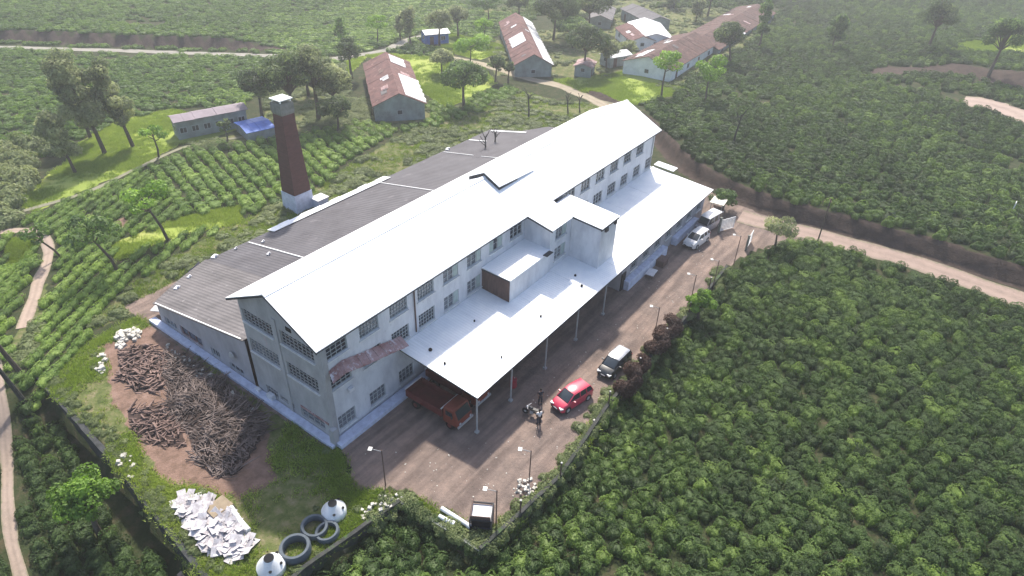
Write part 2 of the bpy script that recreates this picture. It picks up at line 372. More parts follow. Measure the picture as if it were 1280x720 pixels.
base=ramp(nt,nA.outputs[0],[(.3,(.025,.032,.014)),(.5,(.04,.052,.022)),(.72,(.1,.075,.05))]).outputs[0]
lawn=ramp(nt,nB.outputs[0],[(.3,(.17,.23,.045)),(.5,(.28,.34,.075)),(.72,(.38,.39,.13))]).outputs[0]
scr=ramp(nt,nA.outputs[0],[(.3,(.055,.075,.025)),(.48,(.11,.13,.045)),(.58,(.17,.16,.08)),(.72,(.27,.22,.16))]).outputs[0]
yr=N(nt,'ShaderNodeMix',data_type='RGBA'); nt.links.new(nC.outputs[0],yr.inputs[0])
y1=ramp(nt,nB.outputs[0],[(.3,(.105,.086,.08)),(.5,(.205,.153,.128)),(.7,(.34,.24,.19))]).outputs[0]
y2=ramp(nt,nA.outputs[0],[(.3,(.12,.1,.09)),(.65,(.3,.23,.195))]).outputs[0]
nt.links.new(y1,yr.inputs[6]); nt.links.new(y2,yr.inputs[7])
nT=noise_tex(nt,1.,5,.6,stretch(nt,geo,(.1,1.1,1))); tr_=ramp(nt,nT.outputs[0],[(.4,(.62,.62,.64)),(.56,(1,1,1)),(.7,(1.12,1.1,1.08))])
yt=N(nt,'ShaderNodeMix',data_type='RGBA',blend_type='MULTIPLY'); yt.inputs[0].default_value=.8; nt.links.new(yr.outputs[2],yt.inputs[6]); nt.links.new(tr_.outputs[0],yt.inputs[7]); yr=yt
red=ramp(nt,nA.outputs[0],[(.3,(.11,.075,.055)),(.5,(.2,.13,.1)),(.68,(.27,.18,.145))]).outputs[0]
bank=ramp(nt,nA.outputs[0],[(.3,(.035,.028,.024)),(.65,(.085,.062,.052))]).outputs[0]
o_=layer(base,'scrub',scr); o_=layer(o_,'lawn',lawn); o_=layer(o_,'red',red,1.6); o_=layer(o_,'yard',yr.outputs[2],.7); o_=layer(o_,'bank',bank,.5)
nt.links.new(o_,b.inputs['Base Color'])
bp=N(nt,'ShaderNodeBump'); bp.inputs['Strength'].default_value=.7; bp.inputs['Distance'].default_value=.15; nt.links.new(nC.outputs[0],bp.inputs['Height']); nt.links.new(bp.outputs[0],b.inputs['Normal'])
me.materials.append(m)
# roads as sheets following the ground
def road_mat(n,c):
    m,nt,b=new_mat(n); b.inputs['Roughness'].default_value=.95; g=N(nt,'ShaderNodeNewGeometry').outputs['Position']
    a=noise_tex(nt,.5,6,.7,g); k=tuple(x*.62 for x in c); l=tuple(min(1,x*1.18) for x in c)
    r=ramp(nt,a.outputs[0],[(.3,k),(.5,c),(.7,l)]); at=N(nt,'ShaderNodeAttribute'); at.attribute_name='across'
    # wheel ruts: worn paler tracks with darker grassy middle
    gr=ramp(nt,at.outputs['Fac'],[(.0,(.1,.12,.05)),(.16,c),(.3,l),(.5,tuple(x*.8 for x in c)),(.7,l),(.86,c),(1.,(.1,.12,.05))])
    n2=noise_tex(nt,2.2,5,.7,g); f=ramp(nt,n2.outputs[0],[(.35,(0,0,0)),(.65,(1,1,1))])
    mx=N(nt,'ShaderNodeMix',data_type='RGBA'); nt.links.new(f.outputs[0],mx.inputs[0]); nt.links.new(r.outputs[0],mx.inputs[6]); nt.links.new(gr.outputs[0],mx.inputs[7])
    nt.links.new(mx.outputs[2],b.inputs['Base Color'])
    bp=N(nt,'ShaderNodeBump'); bp.inputs['Strength'].default_value=.5; bp.inputs['Distance'].default_value=.1; nt.links.new(n2.outputs[0],bp.inputs['Height']); nt.links.new(bp.outputs[0],b.inputs['Normal'])
    return m
for ri,(n,pts,w,c) in enumerate(ROADW):
    P=[Vector((*p,0)) for p in pts]; Q=[]
    for i in range(len(P)-1):          # catmull-rom resample
        p0,p1,p2,p3=P[max(i-1,0)],P[i],P[i+1],P[min(i+2,len(P)-1)]; k=max(2,int((p2-p1).length/.8))
        for j in range(k):
            t=j/k; Q.append(.5*((2*p1)+(p2-p0)*t+(2*p0-5*p1+4*p2-p3)*t*t+(3*p1-p0-3*p2+p3)*t**3))
    Q.append(P[-1]); vs=[];fs=[];ac=[]; K=6
    for i,q in enumerate(Q):
        t=(Q[min(i+1,len(Q)-1)]-Q[max(i-1,0)]).normalized(); nrm=Vector((-t.y,t.x,0))
        jl=(.12 if ri else .05)*w*float(vnoise(i*.9,ri,1.7)); jr=(.12 if ri else .09)*w*float(vnoise(i*.8,ri+5,1.5))
        for k in range(K+1):
            s=-w/2-jl+(w+jl+jr)*k/K; p=q+nrm*s; vs.append((p.x,p.y,Hs(p.x,p.y)+.03+.004*ri)); ac.append(k/K)
    for i in range(len(Q)-1):
        for k in range(K): a=i*(K+1)+k; fs.append((a,a+K+1,a+K+2,a+1))
    me=bpy.data.meshes.new(n); me.from_pydata(vs,[],fs); a=me.attributes.new('across','FLOAT','POINT'); a.data.foreach_set('value',ac); me.materials.append(road_mat(n,c))
    me.polygons.foreach_set('use_smooth',[True]*len(me.polygons))
    o=bpy.data.objects.new(n,me); C.objects.link(o); tag(o,kind='structure')
#PART2
# ------------------------------------------------------------------ FACTORY
Lx,Wy,He,Hr=54.9,10.64,10.0,12.65
fac=empty('tea_factory',(0,0,0),0,'long white-roofed three-storey tea factory with a wide canopy and grey lean-to','factory')
def wall(mb,O,U,ulen,z0,z1,holes,Nrm,depth=.18):
    O=Vector(O);U=Vector(U);Nv=Vector(Nrm)
    us=sorted({0,ulen,*[h[0] for h in holes],*[h[1] for h in holes]}); zs=sorted({z0,z1,*[h[2] for h in holes],*[h[3] for h in holes]})
    flip=(U.cross(Vector((0,0,1)))).dot(Nv)<0
    def pt(u,z,d=0): return O+U*u+Vector((0,0,z))-Nv*d
    def q(a,b,c,d): mb.face([a,b,c,d] if not flip else [d,c,b,a])
    for i in range(len(us)-1):
        for j in range(len(zs)-1):
            um,zm=(us[i]+us[i+1])/2,(zs[j]+zs[j+1])/2
            if any(h[0]<um<h[1] and h[2]<zm<h[3] for h in holes): continue
            q(pt(us[i],zs[j]),pt(us[i+1],zs[j]),pt(us[i+1],zs[j+1]),pt(us[i],zs[j+1]))
    for (a,b_,c,d) in [h[:4] for h in holes]:
        q(pt(a,c),pt(a,c,depth),pt(a,d,depth),pt(a,d)); q(pt(b_,c,depth),pt(b_,c),pt(b_,d),pt(b_,d,depth))
        q(pt(a,c,depth),pt(a,c),pt(b_,c),pt(b_,c,depth)); q(pt(a,d),pt(a,d,depth),pt(b_,d,depth),pt(b_,d))
def window(O,U,Nrm,h,nx,ny,kind='dark',parent=None,sill=True,fm=None):
    """frame bars (one mesh) with pane and sill as sub-parts, set in the reveal"""
    parent=parent or fac
    O=Vector(O);U=Vector(U);Nv=Vector(Nrm); u0,u1,za,zb=h[:4]
    ang=math.atan2(U.y,U.x)
    def P(u,z,d): return O+U*u+Vector((0,0,z))-Nv*d
    fr=MB(); t=.07
    def bar(u,z,du,dz,d=.12,th=.07): p=P(u,z,d); fr.box(p,(du,th,dz),ang)
    bar((u0+u1)/2,za+t/2,u1-u0,t); bar((u0+u1)/2,zb-t/2,u1-u0,t); bar(u0+t/2,(za+zb)/2,t,zb-za-2*t); bar(u1-t/2,(za+zb)/2,t,zb-za-2*t)
    for i in range(1,nx):
        w=.12 if (kind in('triple','open','shut') and True) else .045
        bar(u0+(u1-u0)*i/nx,(za+zb)/2,w,zb-za-2*t,.12,.06)
    for j in range(1,ny): bar((u0+u1)/2,za+(zb-za)*j/ny,u1-u0-2*t,.04,.125,.045)
    f=fr.build('window',fm or M['frame'],parent)
    pn=MB(); p=P((u0+u1)/2,(za+zb)/2,.165); pn.box(p,(u1-u0,.02,zb-za),ang); pn.build('pane',M['glass2'] if kind in('dusty','shut') else M['glass'],f)
    if sill:
        s=MB(); p=P((u0+u1)/2,za-.06,-.05); s.box(p,(u1-u0+.2,.16,.08),ang); s.build('sill',M['flash'],f)
    if kind in('open','shut'):
        w=(u1-u0)/3
        for u in ((u1-w/2),) if kind=='shut' else ((u1-w/2),(u0+w/2)):
            k=MB(); p=P(u,(za+zb)/2,.07); k.box(p,(w-.12,.03,zb-za-.2),ang); k.build('shutter',M['shutter'],f)
    return f
# long facade (y=.5, faces -y)
up=[(1.0+3.23*k+(0 if k<8 else .1),3.0+3.23*k,8.05,9.5) for k in range(17)]
fk={}
holesF=[]
for k,(a,b_,c,d) in enumerate(up):
    if 25.6<(a+b_)/2+.5<30.2 : continue     # covered by the stair projection
    holesF.append((a-.5,b_-.5,c,d,'up',k))
for k in range(17):
    a=1.0+3.23*k-.5; b_=a+2.0
    if k in (6,7,8,9): continue
    holesF.append((a,b_-(.25 if k>13 else 0),5.15,6.6,'mid',k))
for k in (0,1,2): holesF.append((3.9+3.4*(k-1)+.1,5.8+3.4*(k-1),.75,2.2,'low',k))
holesF=[h for h in holesF if h[0]>.2 and h[1]<54]
mb=MB(); wall(mb,(.5,.5,0),(1,0,0),Lx-1,0,He,[h[:4] for h in holesF],(0,-1,0)); mb.build('front_wall',M['wall'],fac)
for h in holesF:
    k=h[5]
    if h[4]=='low': kind,nx,ny='dusty',4,3
    elif k<=3: kind,nx,ny=('dusty' if k in(1,2,3) and h[4]=='up' else 'dark'),(4 if k==0 else 6),4
    elif k==6 and h[4]=='up': kind,nx,ny='open',3,2
    elif k in(4,5): kind,nx,ny='shut',3,3
    else: kind,nx,ny=('triple' if k<13 else 'dark'),(3 if k<13 else 4),3
    window((.5,.5,0),(1,0,0),(0,-1,0),h,nx,ny,kind)
# gable wall (x=.5, faces -x). U along +y
gw=[(9.85,6.15,7.75,9.05),(5.15,1.35,7.8,9.15),(9.75,6.1,4.7,6.1),(5.1,1.45,4.65,6.05)]
hg=[(b_-.5,a-.5,c,d) for a,b_,c,d in gw]+[(1.0,3.9,.55,1.5),(4.8,6.6,.75,1.25),(6.9,8.4,.45,1.4)]
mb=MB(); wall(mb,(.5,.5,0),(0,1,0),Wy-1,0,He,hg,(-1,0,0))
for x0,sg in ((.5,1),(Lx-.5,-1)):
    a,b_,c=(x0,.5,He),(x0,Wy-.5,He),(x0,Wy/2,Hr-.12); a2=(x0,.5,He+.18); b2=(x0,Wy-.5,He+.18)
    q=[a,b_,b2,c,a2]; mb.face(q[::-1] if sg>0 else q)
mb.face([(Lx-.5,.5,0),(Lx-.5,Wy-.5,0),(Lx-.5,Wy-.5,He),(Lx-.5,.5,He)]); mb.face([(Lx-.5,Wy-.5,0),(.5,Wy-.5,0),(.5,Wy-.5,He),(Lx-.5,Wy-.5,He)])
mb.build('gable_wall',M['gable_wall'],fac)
for i,h in enumerate(hg):
    window((.5,.5,0),(0,1,0),(-1,0,0),h,8 if i<4 else 4,4 if i<4 else 2,'dark' if i in(0,1,3) else 'dusty',sill=i<4,fm=M['steel'])
# corner pillars and vertical pilasters on the gable
mb=MB()
for y in (.44,5.55): mb.box((.47,y+.1,5),(.14,.42,9.9))
mb.box((.70,.47,4.9),(.5,.12,9.7)); mb.build('pilaster',M['gable_wall'],fac)
# small gable vent + drain pipes
mb=MB(); mb.box((.47,3.9,9.75),(.06,.6,.35)); mb.build('vent',M['dark'],fac)
for x in (10.25,35.0,Lx-1.0):
    mb=MB(); mb.tube([(x,.42,9.8),(x,.42,5.2)],[.06,.06],8); mb.build('drain_pipe',M['wood' if x<20 else 'steel'],fac)
# main roof
rf=empty  # noqa
mb=MB(); th=.07
e0,e1=-.15,Lx+.15
def rz_(y): return He+(Hr-He)*(1-abs(y-Wy/2)/(Wy/2))
for s in (0,1):
    n=28
    for i in range(n):
        xa,xb=e0+(e1-e0)*i/n,e0+(e1-e0)*(i+1)/n
        j=.004*((i*7)%3)
        if s==0: mb.slab([(xa,0,He+j),(xb-.01,0,He+j),(xb-.01,Wy/2,Hr+j),(xa,Wy/2,Hr+j)],th)
        else: mb.slab([(xa,Wy/2,Hr+j),(xb-.01,Wy/2,Hr+j),(xb-.01,Wy,He+j),(xa,Wy,He+j)],th)
roof=mb.build('roof',M['roofwhite'],fac)
mb=MB()
for y0,y1,z in ((Wy/2-.28,Wy/2,0),(Wy/2,Wy/2+.28,0)):
    mb.slab([(e0,y0,rz_(y0)+.05),(e1,y0,rz_(y0)+.05),(e1,y1,rz_(y1)+.05),(e0,y1,rz_(y1)+.05)],.03)
mb.build('ridge_cap',M['roofwhite'],roof)
mb=MB(); mb.box(((e0+e1)/2,.04,He-.13),(e1-e0,.05,.14)); 
for x in (e0+.03,e1-.03):
    for a,b_ in ((0,Wy/2),(Wy/2,Wy)):
        mb.hexa([(x-.03,a,rz_(a)-.26),(x+.03,a,rz_(a)-.26),(x+.03,b_,rz_(b_)-.26),(x-.03,b_,rz_(b_)-.26)],[(x-.03,a,rz_(a)-.09),(x+.03,a,rz_(a)-.09),(x+.03,b_,rz_(b_)-.09),(x-.03,b_,rz_(b_)-.09)])
mb.build('eave_board',M['edge'],roof)
# raised ridge vent
mb=MB(); xa,xb=25.6,31.5; za=.42
for a,b_ in ((3.4,Wy/2),(Wy/2,7.3)): mb.slab([(xa,a,rz_(a)+za),(xb,a,rz_(a)+.12),(xb,b_,rz_(b_)+.12),(xa,b_,rz_(b_)+za)],.06)
mb.build('ridge_vent',M['roofwhite'],roof)
mb=MB()
for a,b_ in ((3.45,Wy/2),(Wy/2,7.25)): mb.hexa([(xa+.05,a,rz_(a)),(xa+.12,a,rz_(a)),(xa+.12,b_,rz_(b_)),(xa+.05,b_,rz_(b_))],[(xa+.05,a,rz_(a)+za-.06),(xa+.12,a,rz_(a)+za-.06),(xa+.12,b_,rz_(b_)+za-.06),(xa+.05,b_,rz_(b_)+za-.06)])
mb.hexa([(xa+.1,3.45,rz_(3.45)),(xb-2.8,3.45,rz_(3.45)),(xb-2.8,3.5,rz_(3.5)),(xa+.1,3.5,rz_(3.5))],[(xa+.1,3.45,rz_(3.45)+za-.08),(xb-2.8,3.45,rz_(3.45)+.18),(xb-2.8,3.5,rz_(3.5)+.18),(xa+.1,3.5,rz_(3.5)+za-.08)])
mb.build('vent_louvre',M['edge'],roof)
# canopy
zi,zo,yo=4.85,4.2,-8.05
cx0,cx1=8.0,55.2
mb=MB(); n=26
for i in range(n):
    xa,xb=cx0+(cx1-cx0)*i/n,cx0+(cx1-cx0)*(i+1)/n-.012; j=.005*((i*5)%3)
    mb.slab([(xa,yo,zo+j),(xb,yo,zo+j),(xb,.49,zi+j),(xa,.49,zi+j)],.06)
can=mb.build('canopy_roof',M['canopywhite'],fac)
mb=MB(); mb.box(((cx0+cx1)/2,yo+.05,zo-.13),(cx1-cx0-.1,.06,.13))
mb.hexa([(cx0+.02,yo,zo-.2),(cx0+.08,yo,zo-.2),(cx0+.08,.45,zi-.2),(cx0+.02,.45,zi-.2)],[(cx0+.02,yo,zo-.065),(cx0+.08,yo,zo-.065),(cx0+.08,.45,zi-.065),(cx0+.02,.45,zi-.065)])
for i in range(11):
    x=cx0+.5+i*4.6; mb.hexa([(x,yo+.1,zo-.22),(x+.08,yo+.1,zo-.22),(x+.08,.4,zi-.22),(x,.4,zi-.22)],[(x,yo+.1,zo-.07),(x+.08,yo+.1,zo-.07),(x+.08,.4,zi-.07),(x,.4,zi-.07)])
mb.build('rafter',M['edge'],can)
for x in (8.25,12.9,18.2,23.5,28.8):
    mb=MB(); mb.box((x,-7.8,2.0),(.11,.11,3.98)); mb.box((x,-7.8,.1),(.3,.3,.2)); mb.build('post',M['steel'],fac)
mb=MB()      # far end step of the canopy and debris marks
mb.slab([(55.25,-2.4,4.98),(56.6,-2.4,4.98),(56.6,.4,5.15),(55.25,.4,5.15)],.06); mb.build('canopy_step',M['canopywhite'],fac)
for px,py,r in ((538,438,.16),(556,455,.1),(593,402,.08),(727,358,.14),(719,345,.12),(627,447,.07),(676,396,.1)):
    d=ray(px,py); s=(zi-zo)/(.49-yo); t=-(CAM[2]-zo-s*(CAM[1]-yo))/(d[2]-s*d[1]); p=CAM+t*d
    mb=MB(); mb.lathe([(r,0),(r*.9,.16),(r*.3,.2)],(float(p[0]),float(p[1]),float(p[2])+.01),8); mb.build('roof_vent_pipe',M['dark'],fac)
# ground floor room below the far canopy
hr=[(2.0+i*2.9,3.5+i*2.9,1.5,3.0) for i in range(7)]
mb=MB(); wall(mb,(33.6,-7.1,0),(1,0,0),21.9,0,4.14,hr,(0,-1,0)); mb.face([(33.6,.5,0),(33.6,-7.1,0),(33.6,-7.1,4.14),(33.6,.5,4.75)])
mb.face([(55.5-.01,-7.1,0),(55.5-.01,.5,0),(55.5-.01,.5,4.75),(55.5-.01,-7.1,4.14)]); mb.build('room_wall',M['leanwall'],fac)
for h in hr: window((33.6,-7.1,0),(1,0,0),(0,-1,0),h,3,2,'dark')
mb=MB(); mb.box((39.0,-7.45,.55),(9.6,.68,1.1)); mb.box((49.6,-7.45,.5),(6.5,.66,1.0)); mb.build('masonry_ledge',M['plinth'],fac)
mb=MB(); mb.box((34.0,-7.16,1.1),(.9,.1,2.1)); mb.build('door',M['dark'],fac)
# plinth / drain ledge along the gable and near facade
mb=MB(); mb.box((.12,13.2,.16),(.66,26.4,.32)); mb.build('plinth',M['plinth'],fac)
mb=MB(); mb.box((6.0,-.1,.2),(11.5,.9,.4)); mb.build('plinth',M['plinth'],fac)
mb=MB(); mb.box((.30,.24,.9),(.5,.5,1.8)); mb.build('corner_plinth',M['gable_wall'],fac)
# rust patches panels low on the gable wall (painted dado band)
mb=MB(); mb.box((.46,2.6,1.72),(.06,3.4,.2)); mb.build('dado_panel',M['rust'],fac)
# stair projection
ext=[(26.0,-2.6),(29.75,-2.6)]
he=[(.9,2.9,7.7,9.1),(.9,2.9,5.35,6.75)]
mb=MB(); wall(mb,(26.0,-2.6,0),(1,0,0),3.78,4.5,9.28,he,(0,-1,0)); mb.face([(26,.48,4.5),(26,-2.6,4.5),(26,-2.6,9.3),(26,.48,9.75)])
mb.build('stair_wall',M['wall'],fac)
for h in he: window((26.0,-2.6,0),(1,0,0),(0,-1,0),h,3,3,'shut')
mb=MB(); mb.slab([(25.75,-2.95,9.42),(29.3,-2.95,9.42),(30.1,.02,10.02),(25.75,.02,10.02)],.08); mb.build('stair_roof',M['roofwhite'],fac)
mb=MB(); mb.hexa([(25.72,-2.95,9.2),(25.78,-2.95,9.2),(25.78,.05,9.8),(25.72,.05,9.8)],[(25.72,-2.95,9.33),(25.78,-2.95,9.33),(25.78,.05,9.92),(25.72,.05,9.92)]); mb.build('stair_eave_board',M['edge'],fac)
# hoist tower
mb=MB(); x0,x1,y0,y1=29.8,33.0,-6.0,.45
mb.face([(x0,y1,4.2),(x0,y0,4.2),(x0,y0,8.95),(x0,y1,9.35)]); mb.face([(x0,y0,4.1),(x1,y0,4.1),(x1,y0,8.95),(x0,y0,8.95)]); mb.face([(x1,y0,4.1),(x1,y1,4.2),(x1,y1,9.35),(x1,y0,8.95)])
mb.build('hoist_tower_wall',M['wall'],fac)
mb=MB(); mb.slab([(x0-.12,y0-.15,9.05),(x1+.2,y0-.15,9.05),(x1+.2,y1-.5,9.5),(x0-.12,y1-.5,9.5)],.07); mb.build('hoist_tower_roof',M['roofwhite'],fac)
mb=MB(); mb.hexa([(x0-.15,y0-.15,8.84),(x0-.09,y0-.15,8.84),(x0-.09,y1-.5,9.28),(x0-.15,y1-.5,9.28)],[(x0-.15,y0-.15,8.96),(x0-.09,y0-.15,8.96),(x0-.09,y1-.5,9.41),(x0-.15,y1-.5,9.41)]); 
mb.box(((x0+x1)/2,y0-.08,8.86),(x1-x0+.3,.06,.24)); mb.box((x0+.9,y0-.12,8.55),(.5,.2,.4)); mb.box((x1-.5,y0-.1,8.6),(.35,.2,.35)); mb.build('tower_eave_board',M['edge'],fac)
# flat-roofed box room on the canopy
x0,x1,y0=19.3,26.0,-2.75
mb=MB(); mb.face([(x0,y0,4.5),(x1,y0,4.5),(x1,y0,7.0),(x0,y0,7.0)]); mb.build('box_room_wall',M['wall'],fac)
mb=MB(); 
for i in range(9): mb.box((x0-.02,y0+.18+i*.36,5.8),(.05,.33,2.3))
mb.build('box_room_boards',M['wood'],fac)
mb=MB(); mb.slab([(x0-.1,y0-.1,7.1),(x1-.01,y0-.1,7.1),(x1-.01,.47,7.22),(x0-.1,.47,7.22)],.08); mb.build('box_room_roof',M['roofwhite'],fac)
mb=MB(); mb.box((x0-.12,-1.15,7.0),(.04,3.2,.1)); mb.build('box_room_eave',M['edge'],fac)
mb=MB(); mb.box((25.2,-2.95,7.16),(1.1,.5,.05)); mb.build('loose_sheet',M['edge'],fac)
# torn rusty awning
mb=MB(); bk=[(.9,.42,7.25),(2.2,.42,7.45),(4.0,.42,6.95),(6.0,.42,6.5),(8.4,.42,5.9)]; fr=[(.6,-.35,6.7),(1.8,-.45,6.95),(3.8,-.55,6.45),(6.0,-.6,6.0),(8.3,-.6,5.45)]
for i in range(4):
    a,b_,c,d=Vector(bk[i]),Vector(bk[i+1]),Vector(fr[i+1]),Vector(fr[i]); K=5
    for k in range(K):
        p=a.lerp(b_,k/K);q_=a.lerp(b_,(k+.96)/K);r_=d.lerp(c,(k+.96)/K);s_=d.lerp(c,k/K); j=Vector((0,0,.03*((k+i)%2)))
        mb.slab([s_+j,r_+j,q_+j,p+j],.03)
mb.build('awning',M['rust'],fac)
# wall fittings
mb=MB(); mb.lathe([(.02,-.25),(.34,-.08),(.36,0),(.0,.02)],(.3,13.0,2.55),18,'x'); mb.build('wall_dish',M['steel'],fac)
for p,d in (((.3,8.2,.55),(.4,.7,.5)),((.25,9.9,.35),(.3,.5,.3)),((2.6,.3,4.3),(.5,.3,.3)),((9.4,.3,4.0),(.4,.3,.3))):
    mb=MB(); mb.box(p,d); mb.tube([(p[0]-.12,p[1]-d[1]*.6,p[2]),(p[0]-.12,p[1]+d[1]*.6,p[2])],[.05,.05],6); mb.build('meter_box',M['sheet'],fac)
# lean-to
sl=-3/14.9
def lz(y): return 5.4+sl*(y-10.6)
YL=29.6
front_y=25.3
hl=[(22.5-Wy,24.5-Wy,.35,1.25),(18.3-Wy,21.8-Wy,.4,1.5),(15.6-Wy,16.9-Wy,.45,1.4),(12.2-Wy,14.2-Wy,.4,1.1)]
mb=MB(); Ow=(.5,Wy,0)
wall(mb,Ow,(0,1,0),front_y-Wy,0,2.2,hl,(-1,0,0))
mb.face([(.5,front_y,2.2),(.5,Wy,2.2),(.5,Wy,lz(Wy)-.05),(.5,front_y,lz(front_y)-.05)])
mb.face([(.5,front_y,0),(.5,front_y,lz(front_y)-.05),(8,YL+.9-.2,lz(YL)-.1),(8,YL+.7,0)])
mb.face([(8,YL-.2,0),(8,YL-.2,lz(YL)-.08),(58,YL-.2,lz(YL)-.08),(58,YL-.2,0)])
mb.face([(58,YL-.2,0),(58,YL-.2,lz(YL)-.08),(58,Wy,lz(Wy)-.08),(58,Wy,0)])
mb.face([(55.0,Wy,0),(58,Wy,0),(58,Wy,lz(Wy)-.08),(55.,Wy,lz(Wy)-.08)])
mb.build('lean_to_wall',M['leanwall'],fac)
for i,h in enumerate(hl): window(Ow,(0,1,0),(-1,0,0),h,3,1,'dark' if i else 'dusty',sill=False,fm=M['rust' if i==1 else 'frame'])
mb=MB(); pts=[(.25,Wy-.1),(8.6,Wy-.1),(8.6,YL+.4),(4.5,28.1),(.25,front_y+.15)]
mb.slab([(x,y,lz(y)+.04) for x,y in pts],.08); lr=mb.build('lean_to_roof',M['roofgrey2'],fac)
mb=MB(); xs=[8.62,13.4,33.5,45.8,58.3]
for a,b_ in zip(xs[:-1],xs[1:]): mb.slab([(a,Wy-.1,lz(Wy-.1)),(b_-.02,Wy-.1,lz(Wy-.1)),(b_-.02,YL+.1,lz(YL+.1)),(a,YL+.1,lz(YL+.1))],.08)
mb.slab([(55.1,8.2,lz(Wy)+.3),(61,8.2,lz(Wy)+.3),(61,Wy,lz(Wy)),(55.1,Wy,lz(Wy))],.08)
mb.slab([(58.3,Wy,lz(Wy)-.02),(61,Wy,lz(Wy)-.02),(61.2,21,lz(21)-.02),(58.3,24,lz(24)-.02)],.08)
mb.build('lean_to_rear_roof',M['roofgrey'],fac)
def seam(a,b_,w=.16,m='flash',h=.05):
    (xa,ya),(xb,yb)=a,b_; d=Vector((xb-xa,yb-ya,0)).normalized(); nn=Vector((-d.y,d.x,0))*w/2
    mb=MB(); mb.slab([(xa-nn.x,ya-nn.y,lz(ya)+h+.03),(xb-nn.x,yb-nn.y,lz(yb)+h+.03),(xb+nn.x,yb+nn.y,lz(yb)+h+.03),(xa+nn.x,ya+nn.y,lz(ya)+h+.03)][::1],.05); mb.build('roof_seam',M[m],fac)
seam((13.5,29.3),(13.3,17.5)); seam((33.4,29.2),(33.3,15.5),.13); seam((46.5,29.2),(46.3,23.5),.12); seam((46.2,22),(46.2,16),.1)
seam((.4,25.2),(.35,10.9),.12,h=.07); seam((57.3,29),(57.6,22.5),.45); seam((52.4,29.3),(52.4,26),.3)
mb=MB()   # bright sheet strip along the rear eave
for i in range(12):
    a=16.6+i*1.56; j=.01*(i%2); mb.slab([(a,28.75,lz(28.75)+.14+j),(a+1.54,28.75,lz(28.75)+.14+j),(a+1.54,30.1+.1*math.sin(i*2.3),lz(30)+.12+j),(a,30.1+.1*math.sin(i*2.3),lz(30)+.12+j)],.05)
mb.build('bright_eave_sheet',M['roofwhite'],fac)
for (x,y,s) in ((9.4,29.5,.5),(12.3,23.8,.3),(47.6,29.4,.5),(14.2,27.5,.25),(3.2,26.2,.4),(5.2,27.4,.3),(11.7,29.0,.22)):
    mb=MB(); mb.box((x,y,lz(y)+.12),(s*1.5,s,.12),.4); mb.box((x+.2*s,y-.3*s,lz(y)+.2),(s*.5,s*.5,.3),.9); mb.build('patch_sheet',M['sheet'],fac)
mb=MB(); mb.box((1.2,26.6,.9),(1.3,1.2,.08),.5); mb.build('porch_slab',M['sheet'],fac)
# chimney
ch=empty('brick_chimney',(24.3,34.3,0),0,'tall tapering red-brown brick chimney with pale capped top behind the grey roof','chimney')
def sq(w,z,cx=0,cy=0): return [(cx-w/2,cy-w/2,z),(cx+w/2,cy-w/2,z),(cx+w/2,cy+w/2,z),(cx-w/2,cy+w/2,z)]
mb=MB(); mb.loft([sq(2.75,0),sq(2.65,2.4)]); mb.box((1.9,-1.9,.6),(1.6,1.4,1.2)); mb.build('base',M['plinth'],ch)
mb=MB(); mb.box((1.9,-1.9,1.26),(1.8,1.6,.1),0); mb.build('flue_roof',M['sheet'],ch)
mb=MB(); mb.loft([sq(2.5,2.4),sq(2.2,6),sq(1.9,9.5),sq(1.7,12.4)])
for i in range(5):
    z=3.6+i*2; w=2.5-.078*(z-2.4)
    mb.loft([sq(w+.03,z),sq(w+.02,z+.09)])
mb.build('stack',M['brickred'],ch)
mb=MB(); mb.loft([sq(1.72,12.4),sq(1.88,12.7),sq(1.88,13.6),sq(1.75,13.8)]); mb.build('cap',M['concrete'],ch)
mb=MB(); 
for a in (-.7,.7):
    for b_ in (-.7,.7): mb.box((a,b_,14.0),(.16,.16,.3))
mb.box((0,0,14.2),(1.9,1.9,.1)); mb.build('cap_slab',M['capslab'],ch)
#PART3
# ------------------------------------------------------------------ foliage meshes
def leaf_mesh(name,cen,nor,size,mat_,tint=None,core=None,elong=1.3,extra=None):
    """many small bent leaf faces (two triangles each)"""
    n=len(cen); cen=np.asarray(cen); nor=np.asarray(nor)
    nor=nor+RNG.normal(0,.38,(n,3)); nor/=np.linalg.norm(nor,axis=1)[:,None]+1e-9
    t=np.cross(nor,RNG.normal(0,1,(n,3))); t/=np.linalg.norm(t,axis=1)[:,None]+1e-9; b_=np.cross(nor,t)
    s=(np.asarray(size)*RNG.uniform(.6,1.35,n))[:,None]
    v=np.stack([cen-t*s*elong*.5,cen+b_*s*.42+nor*s*.1,cen+t*s*elong*.5-nor*s*.06,cen-b_*s*.42+nor*s*.1],1).reshape(-1,3)
    f=(np.arange(n)[:,None]*4+np.arange(4)[None,:])
    vl=v.tolist(); fl=f.tolist(); tv=list(np.repeat(tint if tint is not None else np.zeros(n),4))
    if core is not None:
        i=len(vl); vl+=core[0]; fl+=[[a+i for a in q] for q in core[1]]; tv+=[0.]*len(core[0])
    me=bpy.data.meshes.new(name); me.from_pydata(vl,[],fl); me.materials.append(mat_)
    a=me.attributes.new('tint' if tint is not None else 'tint_unused','FLOAT','POINT'); a.data.foreach_set('value',np.array(tv,dtype=np.float32))
    me.update(); return me
